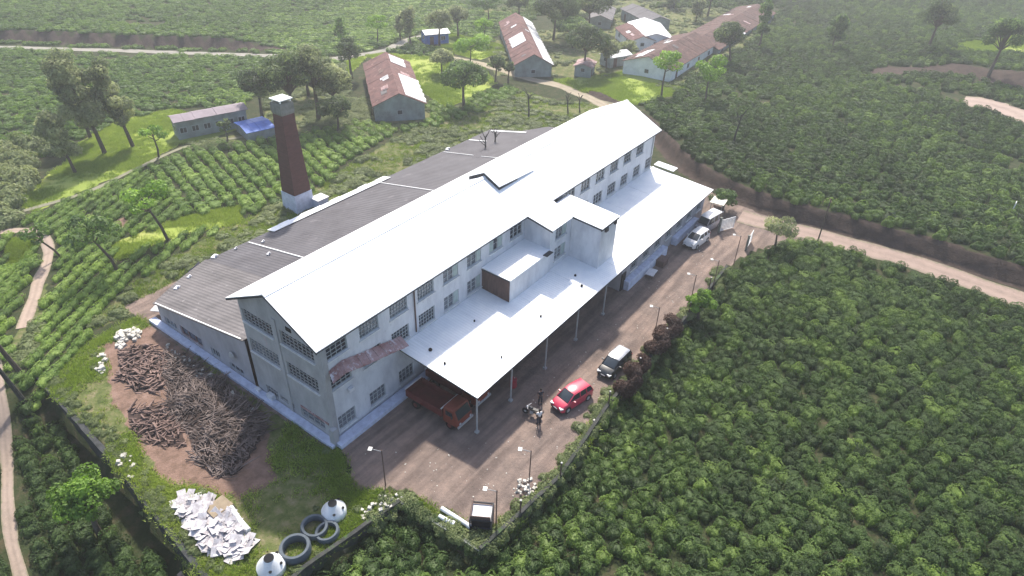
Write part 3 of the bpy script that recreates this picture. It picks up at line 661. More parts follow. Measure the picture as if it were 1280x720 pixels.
def dome_core(rx,ry,rz,seed,flat=1.,n=10,m=4):
    v=[];f=[]
    for k in range(m):
        e_=k/(m)*math.pi/2
        for j in range(n):
            a=2*math.pi*j/n; q=1+.18*math.sin(3*a+seed)+.12*math.sin(5*a+seed*2)
            v.append((rx*q*math.cos(a)*math.cos(e_)**.6,ry*q*math.sin(a)*math.cos(e_)**.6,rz*math.sin(e_)**flat))
    v.append((0,0,rz*.98))
    for k in range(m-1):
        for j in range(n): f.append([k*n+j,k*n+(j+1)%n,(k+1)*n+(j+1)%n,(k+1)*n+j])
    for j in range(n): f.append([(m-1)*n+j,(m-1)*n+(j+1)%n,m*n])
    return v,f
def bush_mesh(name,mat_,nl,size,seed,flat=1.,r=1.,h=.8,lumps=5,box=False):
    rs=np.random.default_rng(seed)
    a=rs.uniform(0,2*math.pi,nl); e_=np.arcsin(rs.uniform(.02,1,nl))
    if box:
        x=rs.uniform(-1,1,nl); y=rs.uniform(-1,1,nl); p=rs.uniform(0,1,nl)<.68
        z=np.where(p,h*(1-.12*(np.abs(x)**3+np.abs(y)**3)),rs.uniform(.1,1,nl)*h)
        edge=rs.integers(0,4,nl); x=np.where(~p&(edge<2),np.sign(x),x); y=np.where(~p&(edge>=2),np.sign(y),y)
        x=x*r*(1-.08*np.abs(y)**4); y=y*r*(1-.08*np.abs(x/r)**4)
        c=np.stack([x,y,z+rs.normal(0,.04,nl)],1); nn=np.stack([np.where(p,0,x),np.where(p,0,y),np.where(p,1.,.2)],1)
        core=([(sx*.9*r,sy*.9*r,z_) for z_ in (0,h*.88) for sx,sy in ((-1,-1),(1,-1),(1,1),(-1,1))],[[4,5,6,7],[0,1,5,4],[1,2,6,5],[2,3,7,6],[3,0,4,7]])
    else:
        q=1+.18*np.sin(3*a+seed)+.12*np.sin(5*a+seed*2)
        lump=np.zeros(nl)
        for k in range(lumps):
            la,le=rs.uniform(0,6.28),rs.uniform(.2,1.4); d=np.cos(e_)*math.cos(le)*np.cos(a-la)+np.sin(e_)*math.sin(le); lump=np.maximum(lump,ss(.75,1,d))
        q=q*(.9+.22*lump)*rs.uniform(.9,1.06,nl)
        c=np.stack([r*q*np.cos(a)*np.cos(e_)**.6,r*q*np.sin(a)*np.cos(e_)**.6,h*(.75+.35*lump)*np.sin(e_)**flat*1.1],1)
        nn=np.stack([np.cos(a)*np.cos(e_),np.sin(a)*np.cos(e_),np.sin(e_)+.35],1)
        core=dome_core(r*.84,r*.84,h*.74,seed,flat)
    return leaf_mesh(name,c,nn,np.full(nl,size),mat_,None,core)
LIB=bpy.data.collections.new('plant_sources')
def lib(sub,meshes):
    c=bpy.data.collections.new(sub)
    for i,me in enumerate(meshes):
        o=bpy.data.objects.new('%s_%02d'%(sub,i),me); c.objects.link(o)
    return c
teaB=[bush_mesh('tea_bush_leaves',M['tea'],620,.145,s,.72,1.,1.0,lumps=9) for s in range(7)]
teaR=[bush_mesh('tea_hedge_leaves',M['tea_light'],480,.15,s+20,.42,1.,.75,lumps=7) for s in range(5)]
teaD=[bush_mesh('tea_hedge_leaves_dark',M['tea'],460,.15,s+30,.6,1.,.8,lumps=7) for s in range(4)]
teaF=[bush_mesh('far_tea_leaves',M['tea'],260,.22,s+40,.7,1.,.95,lumps=5) for s in range(5)]
teaFL=[bush_mesh('far_light_tea_leaves',M['tea_light'],200,.24,s+50,.6,1.,.75) for s in range(4)]
scrubS=[bush_mesh('scrub_leaves',M['scrub'],420,.17,s+60,1.,1.,.7,lumps=9) for s in range(5)]
def tuft_mesh(s):
    rs=np.random.default_rng(s); n=46; a=rs.uniform(0,6.28,n); r=rs.uniform(0,.5,n)**.8
    v=[];f=[]
    for i in range(n):
        x,y=r[i]*math.cos(a[i]),r[i]*math.sin(a[i]); h=rs.uniform(.12,.4); dx,dy=rs.normal(0,.14,2); w=.035; b_=rs.uniform(0,3.14); wx,wy=w*math.cos(b_),w*math.sin(b_)
        k=len(v); v+=[(x-wx,y-wy,0),(x+wx,y+wy,0),(x+dx,y+dy,h)]; f.append((k,k+1,k+2))
    me=bpy.data.meshes.new('grass_tuft_blades'); me.from_pydata(v,[],f); me.materials.append(M['tuft']); return me
tufts=[tuft_mesh(s) for s in range(4)]
COL={'bush':lib('bush',teaB),'hedge':lib('hedge',teaR),'dark':lib('darkhedge',teaD),'far':lib('far',teaF),'farlight':lib('farlight',teaFL),'scrub':lib('scrub',scrubS),'tuft':lib('tuft',tufts)}
def scatter_object(name,pts,rot,scl,tint,coll,label,cat):
    me=bpy.data.meshes.new(name); me.from_pydata([tuple(p) for p in pts],[],[])
    for nme,dt,arr,key in (('rot','FLOAT',rot,'value'),('tint','FLOAT',tint,'value'),('scl','FLOAT_VECTOR',scl,'vector'),('pick','INT',RNG.integers(0,100,len(pts)),'value')):
        a=me.attributes.new(nme,dt,'POINT'); a.data.foreach_set(key,np.asarray(arr).ravel().astype(np.int32 if dt=='INT' else np.float32))
    o=bpy.data.objects.new(name,me); C.objects.link(o)
    g=bpy.data.node_groups.new(name+'_nodes','GeometryNodeTree'); g.interface.new_socket('Geometry',in_out='INPUT',socket_type='NodeSocketGeometry'); g.interface.new_socket('Geometry',in_out='OUTPUT',socket_type='NodeSocketGeometry')
    gi=g.nodes.new('NodeGroupInput'); go=g.nodes.new('NodeGroupOutput'); ip=g.nodes.new('GeometryNodeInstanceOnPoints'); ci=g.nodes.new('GeometryNodeCollectionInfo')
    ci.inputs['Collection'].default_value=coll; ci.inputs['Separate Children'].default_value=True; ci.inputs['Reset Children'].default_value=True; ip.inputs['Pick Instance'].default_value=True
    def attr(n,t):
        a=g.nodes.new('GeometryNodeInputNamedAttribute'); a.data_type=t; a.inputs['Name'].default_value=n; return a.outputs['Attribute']
    cx=g.nodes.new('ShaderNodeCombineXYZ'); g.links.new(attr('rot','FLOAT'),cx.inputs['Z'])
    g.links.new(gi.outputs[0],ip.inputs['Points']); g.links.new(ci.outputs[0],ip.inputs['Instance']); g.links.new(cx.outputs[0],ip.inputs['Rotation']); g.links.new(attr('scl','FLOAT_VECTOR'),ip.inputs['Scale']); g.links.new(attr('pick','INT'),ip.inputs['Instance Index'])
    g.links.new(ip.outputs[0],go.inputs[0])
    md=o.modifiers.new('scatter','NODES'); md.node_group=g
    return tag(o,label,cat,kind='stuff')
def wdir(a,b_):
    p,q_=G(*a),G(*b_); return math.atan2(q_.y-p.y,q_.x-p.x)
def grid_pts(poly,ang,sa,sc_,jit,stagger=True):
    P=np.array([tuple(G(p[0],max(p[1],-95))[:2]) for p in poly]); c,s=math.cos(ang),math.sin(ang)
    u=P@np.array([c,s]); v=P@np.array([-s,c]); u0,u1,v0,v1=max(u.min(),-420),min(u.max(),420),max(v.min(),-420),min(v.max(),420)
    U,V=np.meshgrid(np.arange(u0,u1,sa),np.arange(v0,v1,sc_)); 
    if stagger: U=U+(np.arange(U.shape[0])%2)[:,None]*sa*.5
    U=U+RNG.normal(0,jit*sa,U.shape); V=V+RNG.normal(0,jit*sc_*.6,V.shape)+.5*vnoise(U,V,14,2)
    x=(U*c-V*s).ravel(); y=(U*s+V*c).ravel(); m=inpoly([tuple(p) for p in P],x,y)
    return x[m],y[m]
def Wclip(poly): return poly
def view_ok(x,y,mx=130,maxd=300):
    z=H(x,y); px,py=proj(x,y,z); w=(x-CAM[0])*FW[0]+(y-CAM[1])*FW[1]+(z-CAM[2])*FW[2]
    return (px>-mx)&(px<1280+mx)&(py>-60)&(py<720+mx)&(w>20)&(w<maxd)
def clear(x,y,scrub=True,r=.5):
    m=~(buildmask(x,y)|roadmask(x,y,r)|bankmask(x,y))
    d_,s_,a_=poly_dist(TW,x,y); m&=~((s_<0)&(d_<1.1)&(a_>3))
    for k in ('yard','lawn','yardgrass','red')+(('scrub',) if scrub else ()): m&=~zone(k,x,y)
    for (hx,hy,hr_) in KEEP: m&=np.hypot(x-hx,y-hy)>hr_
    return m
KEEP=[]
#HOUSES
# ------------------------------------------------------------------ houses
def house(name,FL,FR,BL,eh,rise,label,roofm,wallm,group=None,sheets=(),over=.35,wins=4,door=True,tilt=None,extra_rot=0,length=None,width=None):
    """eave corners are given where they show; a rectangular gabled house is made from them"""
    def un(p):
        g=G(*p); d=ray(*p); z=g.z+eh; 
        for _ in range(6):
            t=(z-CAM[2])/d[2]; q=CAM+t*d; z=Hs(q[0],q[1])*.5+z*.5-0 if False else z
        base=Hs(q[0],q[1]); t=(base+eh-CAM[2])/d[2]; q=CAM+t*d; return Vector((q[0],q[1],0))
    a,b_,c=un(FL),un(FR),un(BL); Lv=c-a; L=length or Lv.length; ux=Lv.normalized(); uy=Vector((ux.y,-ux.x,0)); wv=b_-a
    if wv.dot(uy)<0: uy=-uy
    Wd=width or max(abs(wv.dot(uy)),3.0); cen=a+ux*L/2+uy*Wd/2; z0=min(Hs(p.x,p.y) for p in (a,a+uy*Wd,c,c+uy*Wd,cen))-.1
    ang=math.atan2(ux.y,ux.x); h=empty(name,(cen.x,cen.y,z0),ang,label,'house',group)
    s=1 if (Vector((-math.sin(ang),math.cos(ang),0)).dot(uy)>0) else -1
    KEEP.append((cen.x,cen.y,Wd/2+.8))
    for k in (-.38,-.19,.19,.38): KEEP.append((cen.x+ux.x*L*k,cen.y+ux.y*L*k,Wd/2+1))
    l,w=L/2-over,Wd/2-over; zr=eh+rise*(w/(w+over))
    mb=MB()
    for q in ([(-l,-w,0),(l,-w,0),(l,-w,eh),(-l,-w,eh)],[(l,w,0),(-l,w,0),(-l,w,eh),(l,w,eh)],[(-l,w,0),(-l,-w,0),(-l,-w,eh),(-l,0,zr),(-l,w,eh)],[(l,-w,0),(l,w,0),(l,w,eh),(l,0,zr),(l,-w,eh)]): mb.face(q)
    mb.build('wall',wallm,h)
    mb=MB(); n=max(4,int(L/1.6)); 
    for i in range(n):
        xa=-L/2+L*i/n; xb=-L/2+L*(i+1)/n-.02; j=RNG.uniform(0,.05); k=RNG.uniform(-.06,.06)
        mb.slab([(xa,-Wd/2+k,eh-.02+j),(xb,-Wd/2+k,eh-.02+j),(xb,0,eh+rise+j),(xa,0,eh+rise+j)],.09)
        mb.slab([(xa,0,eh+rise+j),(xb,0,eh+rise+j),(xb,Wd/2+k,eh-.02+j),(xa,Wd/2+k,eh-.02+j)],.09)
    r=mb.build('roof',roofm,h)
    for (x0,x1,sd_,y0,y1,mm) in sheets:   # patches of newer sheet: fractions along, side, fractions down the slope
        mb=MB(); sg=s*sd_; K=max(1,int((x1-x0)*L/1.1))
        for i in range(K):
            xa=-L/2+L*(x0+(x1-x0)*i/K); xb=-L/2+L*(x0+(x1-x0)*(i+.96)/K); ya,yb=sg*y0*Wd/2,sg*y1*Wd/2*(1+.03*(i%2)); za=eh+rise*(1-y0)+.12; zb=eh+rise*(1-y1)+.1
            q=[(xa,ya,za),(xb,ya,za),(xb,yb,zb),(xa,yb,zb)]; mb.slab(q if sg<0 else q[::-1],.03)
        mb.build('roof_sheet',mm,r)
    if roofm in (M['tile'],M['tile2']):
        for q_ in range(9):
            xa=RNG.uniform(-.47,.42)*L; xb=xa+RNG.uniform(.6,2.2); sg=RNG.choice([-1,1]); y0=RNG.uniform(.05,.6); y1=y0+RNG.uniform(.15,.35); mb=MB(); ya,yb=sg*y0*Wd/2,sg*y1*Wd/2; za=eh+rise*(1-y0)+.085; zb=eh+rise*(1-y1)+.085
            qq=[(xa,ya,za),(xb,ya,za),(xb,yb,zb),(xa,yb,zb)]; mb.slab(qq if sg<0 else qq[::-1],.03); mb.build('roof_patch',[M['rust'],M['roofgrey2'],M['wood'],M['sheet']][q_%4],r)
    if wins:
        for sg in (-1,1):
            for i in range(wins):
                x=-l+2*l*(i+.5)/wins
                if door and i%2==0:
                    mb=MB(); mb.box((x,sg*(w+.01),.98),(.9,.06,1.95)); mb.build('door',M['wood'],h)
                else:
                    mb=MB(); mb.box((x,sg*(w+.01),1.5),(1.1,.07,.95)); f=mb.build('window',M['frame'],h)
                    mb=MB(); mb.box((x-.25,sg*(w+.04),1.5),(.42,.03,.78)); mb.box((x+.25,sg*(w+.04),1.5),(.42,.03,.78)); mb.build('pane',M['glass'],f)
        for sg in (-1,1):
            mb=MB(); mb.box((sg*(l+.01),0,1.55),(.06,.9,.8)); f=mb.build('window',M['frame'],h); mb=MB(); mb.box((sg*(l+.04),0,1.55),(.03,.76,.66)); mb.build('pane',M['glass'],f)
    return h
M['hwall']=mat('grey_house_plaster',(.3,.34,.34),.9,dark=(.18,.2,.19),scale=.8,bump=.2)
M['hwhite']=mat('white_house_plaster',(.84,.85,.87),.9,dark=(.66,.67,.69),scale=.8,bump=.2,spots=((.3,.3,.3),1.2,.68))
house('line_house',(465,133),(533,128),(453,77),2.8,2.0,'brown-roofed line house with a white sheet strip, nearest to the chimney',M['tile'],M['hwall'],'brown roofed line houses',[(.02,.5,1,.25,1.,M['sheet']),(.75,.95,1,.1,.7,M['sheet'])],wins=6)
house('line_house',(642,79),(692.5,79),(623,27),2.8,2.2,'brown-roofed line house with a long white sheet down its whole right slope',M['tile'],M['hwall'],'brown roofed line houses',[(.0,1.,1,.45,1.,M['sheet']),(.3,.5,-1,.1,.8,M['sheet'])],wins=6)
house('line_house',(777,75),(842,86),(838,42),2.7,1.8,'white-walled line house with a short patched brown roof',M['tile2'],M['hwhite'],'brown roofed line houses',[(.05,.3,-1,.3,.6,M['sheet'])],wins=4)
house('row_house',(842,46),(890,62),(921,8),2.4,1.5,'long low brown-roofed row house running uphill behind the white-walled one',M['tile2'],M['hwall'],None,[(.3,.4,1,.5,1,M['sheet'])],wins=8)
house('small_house',(798,46),(824,34),(784,27),2.8,1.1,'small house under a bright white sheet roof',M['sheet'],M['hwhite'],None,wins=3,width=8)
house('small_house',(788,50),(797,44),(768,34),2.4,1.,'small red-roofed house against the white-roofed one',M['tile'],M['hwhite'],None,wins=2,width=6)
house('small_house',(809,24),(840,16),(775,10),2.8,1.1,'grey-roofed small house furthest back in the hamlet',M['roofgrey'],M['hwall'],None,wins=3,width=7)
house('small_house',(748,66),(752,72),(768,62),2.3,.6,'tiny shack with a white roof between dark trees',M['sheet'],M['hwall'],None,wins=2,width=4,length=6)
house('small_house',(524,38),(530,44),(540,37),2.5,.6,'pale blue little house beside the hill road',M['sheet'],M['tarp'],None,wins=2,width=4,length=6)
house('small_house',(735,22),(760,24),(742,8),2.6,1.0,'dull grey-roofed hut at the very back, left of the grey-roofed house',M['roofgrey2'],M['hwall'],None,wins=2,width=6)
house('small_house',(716,82),(728,86),(722,74),2.2,.6,'low hut with a rusty roof below the wide dark trees',M['rust'],M['hwall'],None,wins=2,width=4,length=5)
house('long_shed',(216,153),(207.5,144),(310,135),3.0,.5,'long grey shed with a low purple-brown roof on the lawn',mat('shed_roof',(.27,.22,.25),.7,scale=.8),M['hwall'],None,wins=6,door=False)
house('tarp_shelter',(308,166),(304,149),(345,158),1.6,.35,'low shelter covered with a bright blue tarpaulin',M['tarp'],M['hwall'],None,wins=0,over=.2)
# ------------------------------------------------------------------ trees
def crown(clusters,leafn,size,mat_,name='crown'):
    cs=[];ns=[];ti=[]
    for (c,r,t) in clusters:
        n=int(leafn*r[0]*r[2]); d=RNG.normal(0,1,(n,3)); d/=np.linalg.norm(d,axis=1)[:,None]; rad=RNG.uniform(.45,1.08,n)**.6
        p=d*rad[:,None]*np.array(r)+np.array(c)
        cs.append(p); ns.append(d+np.array([0,0,.3])); ti.append(np.full(n,t)+RNG.uniform(-.1,.1,n))
    cs=np.concatenate(cs); ns=np.concatenate(ns); ti=np.clip(np.concatenate(ti),0,1)
    return leaf_mesh(name,cs,ns,np.full(len(cs),size),mat_,ti)
def tree(base,h,cr,style,label,group=None,lean=(0,0),name='shade_tree',seed=0,leaf=None,matk=None,size=None):
    rs=random.Random(seed*31+5); t=empty(name,tuple(base),0,label,'tree',group)
    top=Vector((lean[0],lean[1],h)); tr=MB(); r0=.02*h+.07
    def P(k): return Vector((top.x*k**1.3+.15*math.sin(k*5+seed),top.y*k**1.3+.15*math.cos(k*4+seed),h*k))
    cl=[]; 
    if style=='oval':        # tall silver-oak: narrow irregular column of clumps
        ks=.92; c0=.36
        tr.tube([P(k) for k in (0,.25,.5,.75,.95)],[r0,r0*.75,r0*.5,r0*.28,.03])
        n=22
        for i in range(n):
            k=c0+(1-c0)*(i+.5)/n; rr=.74*cr*(.45+.75*math.sin(min(1,(k-c0)/(1-c0)*.9+.1)*math.pi)**.8); a=rs.uniform(0,6.28); d=rr*rs.uniform(.2,.7)
            p=P(k)+Vector((math.cos(a)*d,math.sin(a)*d,rs.uniform(-.3,.3))); tr.tube([P(k*.93),p],[r0*.25,.03],5)
            s=rs.uniform(.2,.36)*cr+.12; cl.append((p,(s,s,s*.8),rs.uniform(0,.9)))
    elif style in('round','spread'):
        k0=.4 if style=='spread' else .3
        tr.tube([P(k) for k in (0,.2,.45,.7)],[r0*1.3,r0,r0*.7,r0*.3])
        n=26 if style=='round' else 34
        for i in range(n):
            a=i*2.4+rs.uniform(-.3,.3); e_=rs.uniform(-.35,1.45); q=rs.uniform(.5,.85)
            rz=(h*(1-k0))/2; p=Vector((top.x*.8,top.y*.8,h*k0+rz*.95))+Vector((math.cos(a)*math.cos(e_)*cr*q,math.sin(a)*math.cos(e_)*cr*q,math.sin(e_)*rz*q))
            tr.tube([P(.45),(P(.45)+p)/2+Vector((0,0,.2)),p],[r0*.45,r0*.25,.03],5)
            s=rs.uniform(.2,.38)*cr; cl.append((p,(s,s,s*.8),rs.uniform(0,.9)))
    else:                    # pollarded shade tree: bare leaning stem with a few tufts
        tr.tube([P(k) for k in (0,.3,.6,.85)],[r0,r0*.8,r0*.6,r0*.35])
        n=7
        for i in range(n):
            a=i*2.4+seed; st=P(rs.uniform(.55,.82)); d=cr*rs.uniform(.5,1.); p=st+Vector((math.cos(a)*d,math.sin(a)*d,rs.uniform(.1,.3)*h)); tr.tube([st,(st+p)/2+Vector((0,0,-.1)),p],[r0*.4,r0*.28,.04],5)
            if style=='pollard': s=rs.uniform(.3,.6)*cr+.1; cl.append((p,(s,s,s*.6),rs.uniform(.2,1)))
    tr.build('trunk',M['darkbark' if style=='bare' else 'bark'],t)
    if cl:
        dens={'oval':240,'round':200,'spread':150,'pollard':220}[style]
        sz=size or .3
        me=crown(cl,dens*(leaf or 1)*(.3/sz)**2,sz,M[matk or 'tree_mid']); o=bpy.data.objects.new('crown',me); C.objects.link(o); o.parent=t
    return t
def place_tree(bx,by,ty,crpx,style,label,group=None,**k):
    b_=G(bx,by); h=height_for(b_,ty); dist=math.dist(b_,CAM); cr=crpx*dist/F/2
    KEEP.append((b_.x,b_.y,.6))
    if k.get('sz'): pass
    return tree(b_-Vector((0,0,.1)),h,cr,style,label,group,seed=int(bx+by),**k)
gA='tall grey-green trees on the lawn edge'
place_tree(93,216,140,42,'oval','left-hand, shortest of the tall trees on the bright lawn',gA,matk='tree_grey',lean=(-.9,.6),name='tall_tree',leaf=1.2)
place_tree(130,192,72,62,'oval','broadest tall tree on the bright lawn, brownish top',gA,matk='tree_grey',lean=(-1.2,.8),name='tall_tree',leaf=1.2)
place_tree(165,183,80,46,'oval','right-hand tall tree on the bright lawn',gA,matk='tree_grey',lean=(-.8,1.),name='tall_tree',leaf=1.2)
place_tree(112,172,82,50,'oval','tall tree standing behind the other trees of the lawn edge',gA,matk='tree_mid',lean=(-.4,.4),name='tall_tree',leaf=1.1)
gB='dark trees in the clump behind the chimney'
for i,(x,y,t,c,m_,lb) in enumerate([(330,152,82,44,'tree_dark','dark rounded tree at the left end of the clump, above the blue tarpaulin'),(368,160,62,62,'tree_dark','large dark tree in the clump straight behind the chimney top'),
  (398,150,55,60,'tree_grey','tallest tree of the clump behind the chimney'),(420,148,80,50,'tree_grey','thinner grey tree at the right end of the clump beside the line house'),(385,120,58,56,'tree_mid','tree at the back of the clump behind the chimney')]):
    place_tree(x,y,t,c,'spread',lb,gB,matk=m_,name='dense_tree')
place_tree(424,166,122,42,'spread','low spreading tree between the clump and the line house',None,matk='tree_dark',name='low_tree')
place_tree(440,98,44,30,'round','round-headed tree on a bare stem beside the first line house',None,matk='tree_dark',name='round_tree')
place_tree(580,134,74,58,'round','big dense round tree between the two line houses',None,matk='tree_mid',name='round_tree',leaf=1.3)
place_tree(553,92,62,34,'spread','flat-topped dark tree above the big round tree',None,matk='tree_grey',name='flat_tree')
gC='slender trees along the hill road'
for i,(x,y,t,c,st,m_,lb) in enumerate([(428,58,22,16,'oval','tree_lime','light slender tree furthest left along the hill road'),(473,54,22,18,'pollard','tree_lime','thin lime tuft tree standing left of the junction of the hill road'),
  (501,50,18,18,'oval','tree_grey','grey slender tree left of the pale blue house'),(513,56,10,26,'oval','tree_grey','thicker grey tree by the pale blue house'),(550,58,8,34,'round','tree_grey','round dark crowned tree right of the pale blue house'),
  (572,46,6,30,'spread','tree_grey','wide hazy tree behind the round crowned one'),(588,84,52,36,'pollard','tree_lime','palm-like lime tree above the big round tree'),(605,56,25,20,'pollard','tree_lime','thin tree left of the white-striped line house'),
  (610,32,0,26,'pollard','tree_mid','slender tree above the line house with the white stripe'),(620,102,66,22,'round','tree_dark','small round tree on a stem in front of the white-striped line house'),(636,104,74,16,'round','tree_dark','smaller round tree at the corner of the white-striped line house')]):
    place_tree(x,y,t,c,st,lb,gC,matk=m_,name='slender_tree')
gD='dark hazy trees among the hamlet houses'
for i,(x,y,t,c,st,m_,lb) in enumerate([(648,26,-12,30,'round','tree_dark','dark tree right behind the ridge of the white-striped line house'),(692,50,-8,66,'spread','tree_dark','very wide dark tree at the top, right of the white-striped line house'),
  (735,40,-14,60,'spread','tree_dark','dark wide tree left of the white-roofed houses'),(715,60,22,36,'spread','tree_mid','mid-green tree below the wide dark trees'),(730,92,30,52,'spread','tree_dark','dark tree with a clear trunk left of the white-walled house'),
  (757,88,48,30,'round','tree_grey','grey tree between the shack and the white-walled house'),(785,72,50,24,'round','tree_grey','small grey tree above the white gable'),(842,10,-22,30,'oval','tree_grey','tall hazy tree at the top centre'),
  (885,20,-22,40,'spread','tree_dark','dark tree at the top right of the row house'),(870,28,-4,22,'oval','tree_grey','slim hazy tree left of the dark tree at the top')]):
    place_tree(x,y,t,c,st,lb,gD,matk=m_,name='hamlet_tree')
gE='single trees in the upper right tea field'
for i,(x,y,t,c,st,m_,lb) in enumerate([(827,120,68,30,'pollard','tree_lime','lime tufted tree in front of the white-walled line house'),(881,128,80,34,'pollard','tree_lime','light tufted tree right below the row house'),
  (912,78,28,40,'spread','tree_dark','dark leaning tree beside the row house'),(948,60,2,24,'oval','tree_mid','mid-green tree at the top of the tea field'),(917,182,135,18,'bare','tree_mid','nearly bare pole tree in the middle of the tea field'),
  (1236,96,20,40,'spread','tree_mid','green tree at the upper right corner'),(1160,60,0,40,'spread','tree_dark','dark tree at the top right field edge'),(1040,60,20,30,'oval','tree_mid','slim green tree at the top of the right field')]):
    place_tree(x,y,t,c,st,lb,gE,matk=m_,name='field_tree',lean=(-1.5,1.2) if i==2 else (0,0))
gF='lopped shade trees in the left tea field'
for i,(x,y,t,c,st,m_,lb,ln) in enumerate([(209,301,236,40,'pollard','tree_lime','lopped shade tree with a lime crown below the shed lawn',(-1.,1.2)),(149,341,278,40,'pollard','tree_mid','lopped shade tree with spreading arms left of the grey lean-to',(-1.6,1.3)),
  (75,322,284,26,'pollard','tree_mid','short lopped tree beside the curved garden path',(-1.4,1.)),(28,466,372,26,'pollard','tree_dark','dark lopped stem at the left edge of the photo, upper one',(-1.6,1.2)),(32,500,415,20,'bare','tree_dark','dark bare stem at the left edge of the photo, lower one',(-1.4,1.6)),
  (199,197,158,20,'pollard','tree_lime','small light tree standing on the lawn left of the grey shed',(0,0)),(285,180,150,12,'pollard','tree_dark','thin dark post-like tree in front of the grey shed',(0,0))]):
    place_tree(x,y,t,c,st,lb,gF,matk=m_,name='lopped_tree',lean=ln)
gG='bare lopped trunks behind the factory'
for i,(x,y,t,c,lb) in enumerate([(660,146,112,16,'bare forked trunk furthest from the factory roof'),(606,205,162,18,'bare forked trunk left of the others beside the grey roof'),(618,198,158,14,'bare trunk beside the grey roof, right of its neighbour'),(709,142,114,10,'straight bare trunk left of the dirt track'),(724,140,118,10,'bare trunk on the dirt track edge, nearest the white roof')]):
    place_tree(x,y,t,c,'bare',lb,gG,name='bare_trunk')
place_tree(128,668,598,64,'round','bright lime-green young tree below the dark retaining wall',None,matk='tree_lime',name='young_tree',leaf=1.2,size=.2)
place_tree(870,402,360,34,'round','rounded bright green shrub inside the yard fence',None,matk='tree_lime',name='yard_shrub',size=.18,leaf=1.6)
place_tree(966,312,275,32,'pollard','loose flowering shrub with reddish blooms beside the gate',None,matk='tree_grey',name='gate_shrub',size=.2)
place_tree(902,262,238,32,'round','yellow-green bushy shrub at the far canopy corner',None,matk='tree_mid',name='corner_shrub',size=.2)
# dark red clipped bushes
gH='dark red clipped bushes along the yard fence'
for i,(x,y,t,c,lb) in enumerate([(782,494,462,34,'dark red clipped bush nearest the black car'),(797,476,448,26,'dark red clipped bush, second from the black car'),(817,452,420,32,'dark red clipped bush, third from the black car, twiggy top'),(833,424,400,34,'dark red clipped bush furthest from the black car')]):
    b_=G(x,y); h=height_for(b_,t); cr=c*math.dist(b_,CAM)/F/2
    o=empty('clipped_bush',tuple(b_),0,lb,'bush',gH); cl=[]
    for k in range(14):
        a=k*2.4; p=(math.cos(a)*cr*.5,math.sin(a)*cr*.5,h*(.2+.7*((k*.37)%1))); cl.append((p,(cr*.5,cr*.5,h*.2),((k*.61)%1)*.8))
    me=crown(cl,1900,.13,M['hedge_red']); f_=bpy.data.objects.new('foliage',me); C.objects.link(f_); f_.parent=o
    mb=MB(); mb.tube([(0,0,-.1),(.05,0,h*.8)],[.09,.04],6); mb.build('stem',M['darkbark'],o)
# ------------------------------------------------------------------ tea fields
def make_field(name,poly,ang,sa,sc_,jit,coll,sx,sy,sz,label,tint=(0,1),gap=.0,mx=130,maxd=300,patch=0.,allow=True,rotj=.3,scrub=True):
    x,y=grid_pts(poly,ang,sa,sc_,jit); m=view_ok(x,y,mx,maxd); x,y=x[m],y[m]; m=clear(x,y,scrub); x,y=x[m],y[m]
    keep=RNG.uniform(0,1,len(x))>gap; 
    if patch: keep&=~(vnoise(x,y,9,7)+RNG.normal(0,.15,len(x))>1-patch)
    x,y=x[keep],y[keep]; n=len(x); z=H(x,y)-.05
    s=RNG.uniform(.82,1.2,n); S=np.stack([sx*s,sy*s*RNG.uniform(.92,1.1,n),sz*RNG.uniform(.75,1.25,n)],1)
    rot=(ang+RNG.normal(0,rotj,n)) if rotj<1 else RNG.uniform(0,6.28,n)
    ti=np.clip(.5*(tint[0]+tint[1])+(tint[1]-tint[0])*(.33*vnoise(x,y,11,4)+RNG.normal(0,.3,n)),0,1)
    return [name,np.stack([x,y,z],1),rot,S,ti,coll,label]
aR=wdir((31,440),(133,340)); aS=wdir((225,215),(255,250)); aL=wdir((33,609),(73,711)); aT=wdir((100,110),(300,95)); aN=wdir((850,600),(1100,430))
